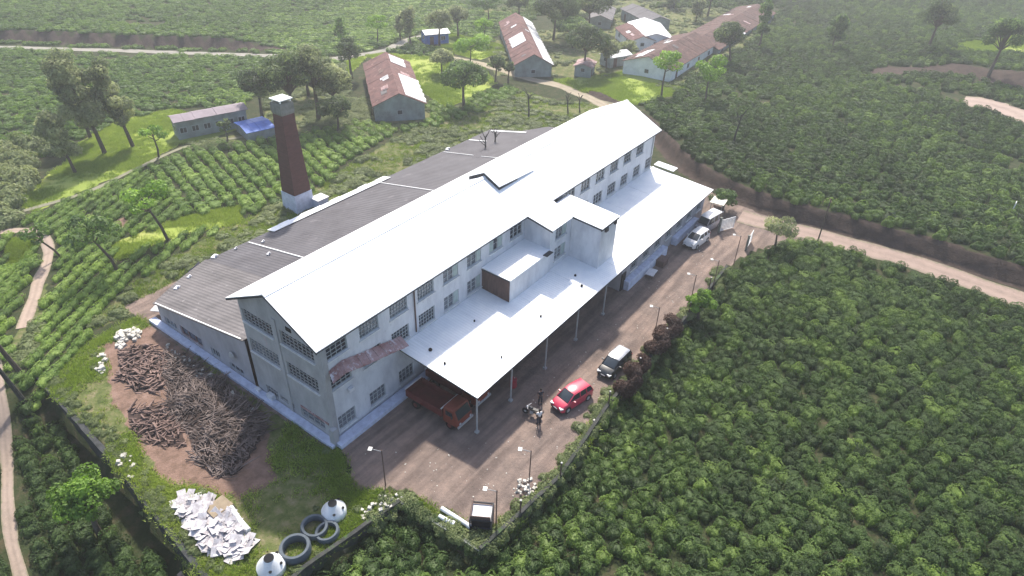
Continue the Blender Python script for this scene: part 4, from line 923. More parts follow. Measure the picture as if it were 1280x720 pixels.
FIELDS=[
 make_field('tea_field',[(985,300),(1020,296),(1280,380),(1700,520),(1700,1100),(250,1200),(330,760),(372,722),(500,645),(560,690),(592,715),(620,690),(700,612),(762,515),(862,402),(912,345)],aN,1.17,1.04,.17,'bush',.6,.6,.78,'dense dark green tea bushes filling the field right of the yard',(0.,.85),.015,170,patch=.04,rotj=9),
 make_field('tea_field',[(735,95),(640,-60),(700,-300),(1700,-150),(1900,480),(1320,355),(1167,312),(1047,278),(980,255),(905,225),(850,185),(800,130)],wdir((900,150),(1150,172)),1.35,1.4,.17,'far',.76,.64,.9,'dark tea bushes on the slope above the right-hand road',(0.05,.8),.04,60,290,patch=.14,rotj=.5),
 make_field('tea_field',[(-300,470),(-300,280),(0,300),(60,262),(180,212),(240,268),(335,258),(250,305),(190,355),(120,408),(66,480),(30,522),(-300,540)],aR,1.0,1.4,.03,'hedge',.78,.48,.75,'bright green tea rows left of the grey lean-to',(.2,.9),.03,patch=.06,rotj=.08),
 make_field('tea_field',[(180,218),(235,180),(350,163),(350,178),(570,122),(640,108),(650,118),(575,150),(480,172),(440,205),(395,235),(335,262),(240,270)],aS,1.9,1.7,.06,'hedge',1.0,.72,.95,'light green tea in short blocks behind the chimney',(.15,.8),.02,rotj=.08,scrub=False),
 make_field('tea_field',[(-300,520),(10,520),(50,498),(112,604),(205,718),(300,900),(-300,1000)],aL,1.0,1.3,.08,'dark',.7,.58,.9,'dark shaded tea rows below the retaining wall',(0.,.55),.03,rotj=.5),
 make_field('tea_field',[(-400,-200),(760,-200),(740,0),(690,15),(560,70),(430,75),(345,78),(300,140),(215,135),(100,175),(60,200),(-100,215),(-400,230)],aT,1.4,1.95,.1,'farlight',.88,.66,.8,'hazy tea slopes at the upper left beyond the hill road',(.0,.45),.04,60,290,patch=.1,rotj=.6,scrub=False),
 make_field('tea_field',[(345,66),(330,20),(560,-5),(640,0),(640,55),(540,50),(430,70)],aT,2.2,3.2,.12,'farlight',1.2,.9,.8,'bright lime tea terraces above the line houses',(.5,1.),.05,60,290,rotj=.3),
 make_field('tea_field',[(300,140),(230,128),(420,70),(440,80),(330,120)],aT,2.,2.6,.12,'farlight',1.0,.8,.8,'lime tea rows between the shed and the hill road',(.5,1.),.05,60,290,rotj=.3,scrub=False),
 make_field('shrub_thicket',[(-300,150),(0,195),(70,165),(60,215),(25,245),(25,268),(0,292),(-300,300)],0,2.4,2.4,.3,'scrub',1.6,1.6,2.1,'grey-green wild shrubs at the left edge above the path',(.3,1.),.0,rotj=9),
]
allp=[]
for fi,f in enumerate(FIELDS):
    d=np.linalg.norm(f[1]-CAM,axis=1); px,py=proj(f[1][:,0],f[1][:,1],f[1][:,2]); vis=(px>-5)&(px<1285)&(py>0)&(py<722)
    if f[5] in('bush','dark'):
        for i in np.nonzero(vis)[0]: allp.append((d[i],fi,i))
allp.sort(); pick=allp[:300]
names={'bush':('rounded dark green tea bush in the near field beside the yard fence','tea bushes in the near field',teaB),'dark':('dark green tea bush in the shaded rows below the retaining wall','tea bushes below the retaining wall',teaD)}
pk={}
for d,fi,i in pick: pk.setdefault(fi,set()).add(int(i))
for fi,s_ in pk.items():
    f=FIELDS[fi]; lb,gr,ms=names[f[5]]
    for i in sorted(s_):
        o=bpy.data.objects.new('tea_bush',ms[i%len(ms)]); C.objects.link(o); o.location=f[1][i]; o.rotation_euler=(0,0,float(f[2][i])); o.scale=f[3][i]; o['tint']=float(f[4][i]); tag(o,lb,'tea bush',gr)
for fi,f in enumerate(FIELDS):
    m=np.ones(len(f[1]),bool)
    if fi in pk: m[list(pk[fi])]=False
    scatter_object(f[0],f[1][m],f[2][m],f[3][m],f[4][m],COL[f[5]],f[6],'tea field' if f[0]=='tea_field' else 'shrubs')
# low scrub and grass
def patchy(name,zones,n,coll,s,label,thr=-.3,tint=(0,1),edge=None):
    xs=[];ys=[]
    for zp in zones:
        P=np.array(zp); x=RNG.uniform(P[:,0].min(),P[:,0].max(),n); y=RNG.uniform(P[:,1].min(),P[:,1].max(),n); m=inpoly(zp,x,y)&(vnoise(x,y,3.5,9)+RNG.normal(0,.3,n)>thr); xs.append(x[m]);ys.append(y[m])
    x=np.concatenate(xs);y=np.concatenate(ys); m=view_ok(x,y,60)&~(buildmask(x,y)|roadmask(x,y,.2)|bankmask(x,y)|zone('yard',x,y)|zone('red',x,y)); x,y=x[m],y[m]
    for (hx,hy,hr_) in KEEP+PILES:
        m=np.hypot(x-hx,y-hy)>hr_*.9; x,y=x[m],y[m]
    k=len(x); sc3=np.stack([RNG.uniform(s[0],s[1],k)]*3,1); sc3[:,2]*=RNG.uniform(.5,1.1,k)
    ti=np.clip(.5+.35*vnoise(x,y,7,3)+RNG.normal(0,.2,k),0,1)*(tint[1]-tint[0])+tint[0]
    return scatter_object(name,np.stack([x,y,H(x,y)-.02],1),RNG.uniform(0,6.28,k),sc3,ti,COL[coll],label,'ground cover')
PILES=[tuple(G(270,530)[:2])+(6.5,),tuple(G(180,470)[:2])+(2.5,),tuple(G(270,665)[:2])+(2.5,),tuple(G(340,705)[:2])+(1.3,),tuple(G(418,640)[:2])+(1.3,),tuple(G(600,645)[:2])+(1.3,)]
patchy('scrub_cover',Z['scrub'],3600,'scrub',(.15,.8),'dry olive scrub on the slope behind the factory and around the houses',0.,(.1,.9))
patchy('grass_cover',Z['yardgrass']+Z['lawn'],9000,'tuft',(.5,1.2),'short bright grass on the lawns and around the yard edge',-.2,(.2,.9))
patchy('slope_grass',Z['scrub'][:1],9000,'tuft',(.5,1.1),'olive grass on the slope behind the factory',-.5,(.0,.55))
patchy('weed_cover',Z['yardgrass'],420,'scrub',(.12,.42),'low weeds around the yard edge and the branch heap',.1,(.0,.7))

def along(name,pts,n,spread,coll,s,tint,label,off=0.):
    Q=resample0(pts,.25); i=RNG.integers(0,len(Q),n); q=np.array(Q)[i]; x=q[:,0]+RNG.normal(0,spread,n); y=q[:,1]+RNG.normal(0,spread,n)+off; m=vnoise(x,y,4,5)>-.45; x,y=x[m],y[m]; k=len(x)
    S=np.stack([RNG.uniform(s[0],s[1],k)]*3,1); S[:,2]*=1.1
    return scatter_object(name,np.stack([x,y,H(x,y)-.05],1),RNG.uniform(0,6.28,k),S,np.clip(RNG.normal(.5,.25,k),0,1)*(tint[1]-tint[0])+tint[0],COL[coll],label,'creepers')
def resample0(pts,step):
    out=[]
    for a,b_ in zip(pts[:-1],pts[1:]):
        n=max(1,int(math.dist(a,b_)/step))
        for i in range(n): out.append((a[0]+(b_[0]-a[0])*i/n,a[1]+(b_[1]-a[1])*i/n))
    return out
along('wall_creepers',BW[1:],700,.42,'scrub',(.18,.62),(0.,.9),'creepers and weeds hugging the boundary wall')
along('wall_weeds',[(a+.7,b_) for a,b_ in TW],300,.3,'scrub',(.12,.4),(0.1,.8),'weeds growing along the top of the retaining wall',.0)
along('wall_bushes',BW[1:],200,.35,'bush',(.22,.5),(0.,.5),'small dark bushes growing against the boundary wall',-.9)
# ------------------------------------------------------------------ walls, gates, posts
def resample(pts,step):
    out=[]; 
    for a,b_ in zip(pts[:-1],pts[1:]):
        n=max(1,int(math.dist(a,b_)/step))
        for i in range(n): out.append((a[0]+(b_[0]-a[0])*i/n,a[1]+(b_[1]-a[1])*i/n))
    out.append(pts[-1]); return out
def line_wall(name,pts,zb,zt,th,m_,label,off=0,jit=.05,cope=None):
    Q=resample(pts,.9); mb=MB(); ring=[]
    for i,q in enumerate(Q):
        a=Vector(Q[max(i-1,0)]); b_=Vector(Q[min(i+1,len(Q)-1)]); t=(b_-a).normalized(); n=Vector((-t.y,t.x)); c=Vector(q)+n*off
        t1=zt+RNG.uniform(-jit,jit); l=c-n*th/2; r=c+n*th/2
        ring.append([(l.x,l.y,zb),(r.x,r.y,zb),(r.x+n.x*RNG.uniform(-.03,.03),r.y,t1),(l.x+n.x*RNG.uniform(-.03,.03),l.y,t1)])
    mb.loft(ring); w=mb.build(name,m_); tag(w,label,'wall')
    if cope:
        w.name='_'; e=empty(name,(0,0,0),0,label,'wall'); 
        for k in('label','category'): del w[k]
        w.name='masonry'; w.parent=e; mb=MB(); mb.loft([[(a[0],a[1],r[2][2]+.0+.005) if 0 else Vector(p) for p,a in zip(rr,rr)] for rr,r in [([Vector((r[3][0],r[3][1],r[3][2]+.01)),Vector((r[2][0],r[2][1],r[2][2]+.01)),Vector((r[2][0],r[2][1],r[2][2]+.09)),Vector((r[3][0],r[3][1],r[3][2]+.09))],r) for r in ring]]); mb.build('coping',cope,e); return e
    return w
line_wall('retaining_wall',TW,-2.9,.02,.4,M['stone'],'dark stone retaining wall above the shaded tea rows at the lower left')
line_wall('boundary_wall',BW[0:3],-1.6,.22,.3,M['fencewall'],'weathered wall below the round tanks at the bottom of the photo',cope=M['fencewall'])
line_wall('boundary_wall',BW[2:5],-1.6,.15,.26,M['fencewall'],'short wall running down to the outer corner behind the white pipes',cope=M['concrete'])
line_wall('boundary_wall',BW[4:],-1.6,.45,.28,M['fencewall'],'long dark mossy wall between the yard and the big tea field')
gP='fence posts on the long boundary wall'
FQ=resample(BW[4:],4.6); proto=None
for i,q in enumerate(FQ[1:-1]):
    if proto is None:
        proto=empty('fence_post',(q[0],q[1],.5),0,'x','post',gP); mb=MB(); mb.box((0,0,.6),(.09,.09,1.3)); mb.build('post',M['wood'],proto); mb=MB(); mb.box((0,0,1.27),(.13,.13,.06)); mb.build('cap',M['steel'],proto); o=proto
    else: o=copy_tree(proto,None,(q[0],q[1],.5))
    o['label']='thin wooden fence post standing on the long dark boundary wall'
def bar_gate(cx,cy,rz,w,label):
    g=empty('gate',(cx,cy,Hs(cx,cy)),rz,label,'gate'); mb=MB()
    for z in (.15,1.65): mb.box((0,0,z),(w,.06,.07))
    for x in (-w/2+.03,w/2-.03): mb.box((x,0,.9),(.07,.07,1.43))
    mb.build('gate_frame',M['white'],g)
    for i in range(7):
        mb=MB(); mb.box((0,.0,.32+i*.19),(w-.14,.03,.1)); mb.build('rail',M['white'],g)
    mb=MB(); mb.box((-w/2-.16,0,1.),(.22,.22,2.0)); mb.box((-w/2-.16,0,2.05),(.3,.3,.08)); mb.build('gate_post',M['concrete'],g)
bar_gate(54.0,-11.1,-.45,2.3,'white slatted gate leaf standing open near the parked white car')
bar_gate(52.0,-14.7,.1,2.3,'white gate leaf at the boundary wall by the flowering shrub')
gL='lamp posts along the yard edge'; lp=None
for i,(px,py,lb) in enumerate([(482,607,'thin lamp post alone near the bottom grass, left of all the others'),(620,657,'lamp post by the white-topped stand in the lower corner'),(661,607,'lamp post on the pale rubble edge below the red car'),
   (817,424,'lamp post rising behind the dark red bushes'),(862,382,'lamp post beside the bright green yard shrub'),(890,363,'lamp post just past the bright green yard shrub'),(917,331,'lamp post nearest the gate')]):
    p=G(px,py)
    if lp is None:
        lp=empty('lamp_post',tuple(p),0,lb,'lamp post',gL); mb=MB(); mb.tube([(0,0,-.1),(0,0,3.9)],[.05,.04],8); mb.build('pole',M['wood'],lp)
        mb=MB(); mb.tube([(0,0,3.75),(-.3,.35,3.95),(-.42,.55,3.98)],[.025,.025,.025],6); mb.build('arm',M['steel'],lp)
        mb=MB(); mb.box((-.46,.66,3.98),(.34,.28,.05),.5); mb.build('lamp_head',M['lampwhite'],lp); o=lp
    else: o=copy_tree(lp,None,tuple(p)); o['label']=lb
p=G(1022,302); u=empty('utility_pole',tuple(p),0,'tall leaning pole beside the dirt road right of the gate','pole'); mb=MB(); mb.tube([(0,0,-.1),(.15,.1,5.8)],[.09,.06],8); mb.build('pole',M['bark'],u); mb=MB(); mb.box((.15,.1,5.55),(.9,.07,.07),.5); mb.build('crossarm',M['wood'],u)
p=G(1263,268); u=empty('marker_post',tuple(p),0,'short white marker post in the upper right tea field','post'); mb=MB(); mb.box((0,0,.8),(.12,.12,1.6)); mb.build('post',M['white'],u); mb=MB(); mb.box((.25,0,1.55),(.7,.06,.3)); mb.build('plate',M['white'],u)
# ------------------------------------------------------------------ vehicles
def rrect(x,hw,z0,z1,r=.12,k=3,top=None):
    """cross-section ring in the yz plane with rounded corners"""
    pts=[]; tw=top if top is not None else hw
    for (cy,cz,a0,w) in ((hw-r,z0+r,-math.pi/2,hw),(tw-r,z1-r,0,tw),(-(tw-r),z1-r,math.pi/2,tw),(-(hw-r),z0+r,math.pi,hw)):
        for j in range(k+1): a=a0+math.pi/2*j/k; pts.append((x,cy+r*math.cos(a),cz+r*math.sin(a)))
    return pts
def car(loc,rz,label,group,body,roofm=None,kind='hatch',L_=3.9,Wd=1.68,Ht=1.52,name='parked_car'):
    c=empty(name,loc,rz,label,'car' if kind!='van' else 'van',group); hw=Wd/2; h=L_/2
    hood=.92 if kind!='suv' else 1.05; belt=.98 if kind!='suv' else 1.12
    if kind=='van': hood,belt=1.05,1.15
    st=[(-h,hw*.78,.38,.62,hw*.7),(-h+.06,hw*.9,.26,belt-.12,hw*.82),(-h+.3,hw,.2,belt-.02,hw*.93),(-h*.45,hw,.18,belt,hw*.94),(0,hw,.18,belt,hw*.94),(h*.34,hw,.18,belt-.01,hw*.93),(h*.5,hw,.19,hood+.0,hw*.92),(h*.8,hw*.97,.2,hood-.1,hw*.86),(h-.12,hw*.88,.24,hood-.24,hw*.76),(h,hw*.74,.36,.6,hw*.64)]
    mb=MB(); mb.loft([rrect(x,w,a,b_,.11,3,t) for x,w,a,b_,t in st]); o=mb.build('body',body,c); smooth_angle(o,50)
    if kind=='van': gs=[(-h+.08,hw*.9,belt-.05,Ht,hw*.8),(-h+.25,hw*.92,belt-.05,Ht+.02,hw*.82),(h*.3,hw*.92,belt-.05,Ht+.02,hw*.8),(h*.52,hw*.9,belt-.05,Ht-.1,hw*.76),(h*.74,hw*.84,belt-.07,belt+.04,hw*.72)]
    else: gs=[(-h+.14,hw*.84,belt-.08,belt+.03,hw*.74),(-h+.42,hw*.88,belt-.05,Ht-.07,hw*.7),(-h*.3,hw*.9,belt-.05,Ht-.01,hw*.74),(h*.02,hw*.9,belt-.05,Ht-.01,hw*.74),(h*.2,hw*.88,belt-.05,Ht-.08,hw*.7),(h*.58,hw*.84,hood-.1,hood+.03,hw*.72)]
    mb=MB(); mb.loft([rrect(x,w,a,b_,.05,2,t) for x,w,a,b_,t in gs]); o=mb.build('glasshouse',M['carglass'],c); smooth_angle(o,35)
    rs=gs[1:-1]; mb=MB(); mb.loft([rrect(x+(0 if 0<i<len(rs)-1 else (.0)),t+.02,b_-.05,b_+.03,.03,2,t-.05) for i,(x,w,a,b_,t) in enumerate(rs)]); o=mb.build('roof',roofm or body,c); smooth_angle(o,40)
    pil=[(gs[0],gs[1]),(gs[-1],gs[-2])]; mb=MB()
    for s in (-1,1):
        for a,b_ in pil: mb.tube([(a[0],s*a[1]*.97,a[3]-.03),(b_[0],s*(b_[4]),b_[3]-.01)],[.055,.045],5)
        for xx in ((-h*.12,) if kind!='van' else (-h*.45,.05*h)): 
            mb.tube([(xx,s*hw*.93,belt-.03),(xx,s*(hw*.76),Ht-.03)],[.05,.045],5)
        mb.tube([(-h*.52,s*hw*.92,belt-.03),(-h*.5,s*hw*.74,Ht-.04)],[.07,.06],5)
    mb.build('pillar',body,c)
    for sx in (-h*.62,h*.63):
        for sy in (-1,1):
            mb=MB(); mb.lathe([(.17,-.09),(.29,-.1),(.31,-.05),(.31,.05),(.29,.1),(.17,.09)],(sx,sy*(hw-.1),.31),20,'y'); w=mb.build('wheel',M['rubber'],c)
            mb=MB(); mb.lathe([(.19,-.02),(.18,.02),(.06,.035),(.02,.04)] if sy>0 else [(.02,-.04),(.06,-.035),(.18,-.02),(.19,.02)],(sx,sy*(hw-.0),.31),16,'y'); mb.build('rim',M['steel'],w)
            mb=MB(); mb.lathe([(.35,-.01),(.35,.01)],(sx,sy*(hw-.012),.33),18,'y'); mb.build('wheel_arch',M['plastic'],c)
    for s in (-1,1):
        mb=MB(); mb.box((h-.16,s*hw*.62,hood-.29),(.3,.34,.13),-s*.35); mb.build('headlight',M['chrome'],c)
        mb=MB(); mb.box((-h+.1,s*hw*.72,belt-.2),(.14,.22,.26)); mb.build('tail_light',M['tail'],c)
        mb=MB(); mb.box((h*.32,s*(hw+.08),belt+.03),(.12,.2,.12)); mb.build('mirror',M['plastic'] if body is M['p_silver'] else body,c)
    mb=MB(); mb.box((h-.03,0,.42),(.1,hw*1.3,.16)); mb.build('bumper_grille',M['plastic'],c)
    mb=MB(); mb.box((-h+.0,0,.42),(.1,hw*1.2,.14)); mb.build('rear_bumper',M['plastic'],c)
    mb=MB(); mb.box((h+.03,0,.5),(.02,.42,.1)); mb.build('number_plate',M['white'],c)
    return c
gV='cars parked in the yard'
car((16.1,-12.0,0),R(167),'red hatchback parked nearest the bottom of the yard',gV,M['p_red'])
car((22.3,-12.75,0),R(178),'black and silver hatchback parked beside the dark red bushes',gV,M['p_black'],M['p_silver'],L_=4.0)
car((48.5,-9.4,0),R(174),'white hatchback parked by the wall at the far end of the yard',gV,M['p_white'],kind='suv',L_=4.0,Wd=1.75,Ht=1.62)
car((53.0,-9.0,0),R(170),'grey van with a white roof parked behind the white hatchback',None,M['p_grey'],M['p_white'],kind='van',L_=3.9,Wd=1.7,Ht=1.95,name='parked_van')
k=empty('kiosk',(57.0,-8.5,0),.1,'small kiosk with a cream flat roof behind the grey van','kiosk'); mb=MB()
for sx in (-.8,.8):
    for sy in (-.7,.7): mb.box((sx,sy,1.0),(.08,.08,2.0))
mb.build('frame',M['steel'],k); mb=MB(); mb.box((0,0,2.05),(2.1,1.8,.08)); mb.build('roof',mat('cream_roof',(.7,.66,.55),.7),k); mb=MB(); mb.box((0,0,.5),(1.56,1.36,.9)); mb.build('counter',M['wood'],k)
def truck(x,y,label,group):
    t=empty('tipper_truck',(x,y,0),R(-90),label,'truck',group)   # local +x = driving direction (-y)
    mb=MB(); mb.box((-.9,0,.75),(5.4,.8,.2)); mb.build('chassis',M['plastic'],t)
    mb=MB(); mb.box((-1.3,0,1.0),(4.0,2.0,.1)); 
    for s in (-1,1): mb.box((-1.3,s*.98,1.35),(4.0,.06,.6))
    mb.box((-3.28,0,1.35),(.06,1.9,.6)); mb.box((.68,0,1.45),(.06,1.9,.8)); mb.build('tray',M['truckred'],t)
    for xx in (-3.3,.7):
        mb=MB(); mb.box((xx,0,1.72 if xx<0 else 1.9),(.09,2.08,.08)); mb.build('tray_rail',M['sheet'],t)
    for i in range(5): mb=MB(); mb.box((-3.0+i*.85,1.03,1.35),(.08,.06,.62)); mb.box((-3.0+i*.85,-1.03,1.35),(.08,.06,.62)); mb.build('stake',M['truckred'],t)
    mb=MB(); mb.loft([rrect(xx,w,.6,z1,.12,3,w*.92) for xx,w,z1 in ((.85,.98,2.15),(1.0,1.0,2.25),(1.9,1.0,2.25),(2.15,.98,1.75),(2.35,.95,1.35),(2.4,.9,1.2))]); o=mb.build('cab',mat('orange_red_cab',(.2,.045,.028),.5),t); smooth_angle(o,35)
    mb=MB(); mb.hexa([(2.17,-.8,1.38),(2.36,-.8,1.38),(2.36,.8,1.38),(2.17,.8,1.38)],[(1.9,-.75,2.1),(2.02,-.75,2.1),(2.02,.75,2.1),(1.9,.75,2.1)]); mb.build('windscreen',M['carglass'],t)
    for s in (-1,1):
        mb=MB(); mb.box((1.5,s*.985,1.75),(.7,.03,.45)); mb.build('side_window',M['carglass'],t)
        mb=MB(); mb.lathe([(.1,-.03),(.12,.03)],(2.4,s*.65,.95),12,'x'); mb.build('headlight',M['chrome'],t)
        mb=MB(); mb.box((1.95,s*1.15,1.75),(.08,.16,.3)); mb.build('mirror',M['plastic'],t)
        for xx in (-2.3,1.5): mb=MB(); mb.lathe([(.2,-.13),(.4,-.14),(.43,-.06),(.43,.06),(.4,.14),(.2,.13)],(xx,s*.82,.43),20,'y'); w=mb.build('wheel',M['rubber'],t); mb=MB(); mb.lathe([(.22,-.02),(.2,.02)],(xx,s*.95,.43),14,'y'); mb.build('rim',M['truckred'],w)
    mb=MB(); mb.box((2.42,0,.7),(.12,1.9,.22)); mb.build('bumper',M['steel'],t)
gT='red trucks under the canopy corner'
truck(8.1,-4.3,'faded red open truck under the near corner of the canopy, left one',gT)
truck(11.0,-3.9,'faded red open truck under the canopy, deeper in than the corner one',gT)
b_=empty('red_drum',(14.5,-6.9,0),0,'small red drum standing by a canopy post','drum'); mb=MB(); mb.lathe([(.3,0),(.32,.05),(.3,.3),(.32,.33),(.3,.6),(.32,.88),(.28,.9)],(0,0,0),18); mb.build('drum',mat('drum_red',(.35,.03,.05),.5),b_); mb=MB(); mb.lathe([(.06,.905),(.05,.94)],(.15,0,0),10); mb.build('bung',M['steel'],b_)
# motorcycle
mc=empty('motorcycle',(12.6,-10.3,0),R(100),'dark motorcycle standing beside the person in the white shirt','motorcycle')
for xx in (-.62,.66):
    mb=MB(); n=20; mb.lathe([(.22,-.04),(.29,-.05),(.31,0),(.29,.05),(.22,.04)],(xx,0,.31),n,'y'); w=mb.build('wheel',M['rubber'],mc); mb=MB(); mb.lathe([(.05,-.06),(.2,-.01),(.2,.01),(.05,.06)],(xx,0,.31),12,'y'); mb.build('rim',M['steel'],w)
mb=MB(); mb.tube([(.62,0,.35),(.42,0,.95)],[.05,.04],8); mb.tube([(-.6,0,.35),(-.1,0,.5),(.4,0,.8)],[.05,.09,.05],8); mb.tube([(-.6,0,.36),(-.45,0,.75),(.3,0,.78)],[.03,.04,.04],8); mb.build('frame',M['plastic'],mc)
mb=MB(); mb.loft([rrect(x,w,z,z+.25,.08,3,w*.7) for x,w,z in ((-.02,.1,.72),(.1,.17,.72),(.3,.16,.76),(.42,.08,.8))]); o=mb.build('tank',M['p_black'],mc); smooth_angle(o,50)
mb=MB(); mb.box((-.35,0,.82),(.7,.26,.1)); mb.build('seat',M['plastic'],mc)
mb=MB(); mb.tube([(.3,.38,1.0),(.4,.12,1.02),(.4,-.12,1.02),(.3,-.38,1.0)],[.02,.02,.02,.02],6); mb.build('handlebar',M['sheet'],mc); mb=MB(); mb.lathe([(.09,-.05),(.1,.05)],(.5,0,.88),12,'x'); mb.build('headlight',M['chrome'],mc)
mb=MB(); mb.box((.05,0,.45),(.3,.26,.3)); mb.build('engine',M['steel'],mc)
# ------------------------------------------------------------------ people
def skin_mesh(name,verts,edges,radii,mat_,root=0,sub=1):
    me=bpy.data.meshes.new(name+'_skel'); me.from_pydata(verts,edges,[]); o=bpy.data.objects.new(name+'_tmp',me); C.objects.link(o)
    md=o.modifiers.new('s','SKIN'); md.use_smooth_shade=True
    if not me.skin_vertices: 
        import bmesh as _b; bm=_b.new(); bm.from_mesh(me); bm.verts.layers.skin.verify(); bm.to_mesh(me); bm.free()
    sv=me.skin_vertices[0].data
    for i,r in enumerate(radii): sv[i].radius=(r,r) if not isinstance(r,tuple) else r; sv[i].use_root=(i==root)
    sb=o.modifiers.new('u','SUBSURF'); sb.levels=sub; sb.render_levels=sub
    dg=bpy.context.evaluated_depsgraph_get(); out=bpy.data.meshes.new_from_object(o.evaluated_get(dg)); out.name=name
    bpy.data.objects.remove(o); bpy.data.meshes.remove(me); out.materials.clear(); out.materials.append(mat_); return out
def person(loc,rz,label,shirt,trous,pose):
    p=empty('person',loc,rz,label,'person','people standing in the yard')
    # front = +x ; left = +y
    V=[];E=[];Rr=[]
    def add(pt,r,par=None):
        V.append(pt);Rr.append(r)
        if par is not None: E.append((par,len(V)-1))
        return len(V)-1
    pel=add((0,0,.96),(.15,.11)); wa=add((0,0,1.1),(.13,.1),pel); chs=add((.01,0,1.3),(.16,.11),wa); nk=add((0,0,1.45),(.07,.07),chs); n2=add((.01,0,1.52),(.055,.055),nk); hd=add((.02,0,1.63),(.085,.095),n2); add((.02,0,1.71),(.07,.085),hd)
    limbs={}
    for s in (1,-1):
        hp=add((0,s*.09,.9),.09,pel); kn=add((.03*pose+.01,s*.11,.5),.062,hp); an=add((-.02,s*.12,.09),.042,kn); he_=add((.0,s*.12,.04),.045,an); add((.16,s*.14,.03),.035,he_)
        sh=add((0,s*.19,1.41),.058,chs); el=add((-.02+.05*pose,s*.26,1.14),.042,sh)
        wr=add((.1+.12*pose,s*(.24-.08*pose),.93+.14*pose),.028,el); d=Vector((.3+.2*pose,-.1*s,-.9+.5*pose)).normalized()
        w=Vector(V[wr]); pm=add(tuple(w+d*.07),(.03,.018),wr); limbs[s]=(sh,el,wr)
        side=Vector((0,1,0)) if abs(d.y)<.5 else Vector((1,0,0)); side=(side-d*side.dot(d)).normalized()
        for k,(o_,l) in enumerate(((-.027,.07),(-.009,.08),(.009,.076),(.027,.06))):
            a=add(tuple(Vector(V[pm])+side*o_+d*.03),.009,pm); b_=add(tuple(Vector(V[a])+d*l*.5+Vector((.008,0,0))),.008,a); add(tuple(Vector(V[b_])+d*l*.5+Vector((.016,0,0))),.007,b_)
        th=add(tuple(w+d*.03+side*.035*-s+Vector((.012,0,0))),.01,wr); add(tuple(Vector(V[th])+d*.04+side*.012*-s+Vector((.012,0,0))),.008,th)
    me=skin_mesh('body',V,E,Rr,M['skin']); o=bpy.data.objects.new('body',me); C.objects.link(o); o.parent=p
    # face
    mb=MB(); mb.lathe([(.005,0),(.014,.015),(.018,.04),(.005,.05)],(.108,0,1.6),8); mb.build('nose',M['skin'],p,smooth=True)
    for s in (1,-1):
        mb=MB(); mb.lathe([(.004,-.008),(.011,0),(.004,.008)],(.1,s*.032,1.65),8); mb.build('eye',M['dark'],p)
        mb=MB(); mb.lathe([(.01,-.03),(.02,0),(.01,.03)],(.02,s*.088,1.635),8); mb.build('ear',M['skin'],p)
    mb=MB(); mb.box((.1,0,1.575),(.012,.045,.008)); mb.build('mouth',M['hair'],p)
    mb=MB(); mb.lathe([(.092,0),(.104,.05),(.09,.1),(.05,.13),(.005,.14)],(.0,0,1.64),14); mb.build('hair',M['hair'],p,smooth=True)
    # clothes: fuller shells over the same joints
    vs=[V[pel],V[wa],V[chs],(0,0,1.44)]; es=[(0,1),(1,2),(2,3)]; rr=[(.17,.13),(.155,.125),(.185,.135),(.09,.09)]
    for s in (1,-1): i=len(vs); m=Vector(V[limbs[s][0]]).lerp(Vector(V[limbs[s][1]]),.75); vs+=[V[limbs[s][0]],tuple(m)]; es+=[(2,i),(i,i+1)]; rr+=[.078,.06]
    o=bpy.data.objects.new('shirt',skin_mesh('shirt',vs,es,rr,shirt)); C.objects.link(o); o.parent=p
    vs=[(0,0,1.0),V[pel]]; es=[(0,1)]; rr=[(.15,.12),(.165,.13)]
    for s in (1,-1): i=len(vs); vs+=[(0,s*.09,.88),(.03*pose+.01,s*.11,.5),(-.01,s*.12,.13)]; es+=[(1,i),(i,i+1),(i+1,i+2)]; rr+=[.105,.085,.07]
    o=bpy.data.objects.new('trousers',skin_mesh('trousers',vs,es,rr,trous)); C.objects.link(o); o.parent=p
    for s in (1,-1): mb=MB(); mb.loft([rrect(x,w,0,z,.015,2,w*.8) for x,w,z in ((-.06,.035,.07),(.02,.045,.09),(.14,.05,.06),(.22,.03,.04))]); mb.build('shoe',M['plastic'],p,loc=(0,s*.13,.004))
    return p
person((14.2,-10.0,0),R(230),'person in dark clothes standing in the shade, further from the photo bottom',M['cloth_dark'],M['cloth_dark'],0.)
person((12.1,-11.3,0),R(60),'person in a white shirt and dark trousers standing by the motorcycle',M['cloth_white'],M['cloth_dark'],.6)
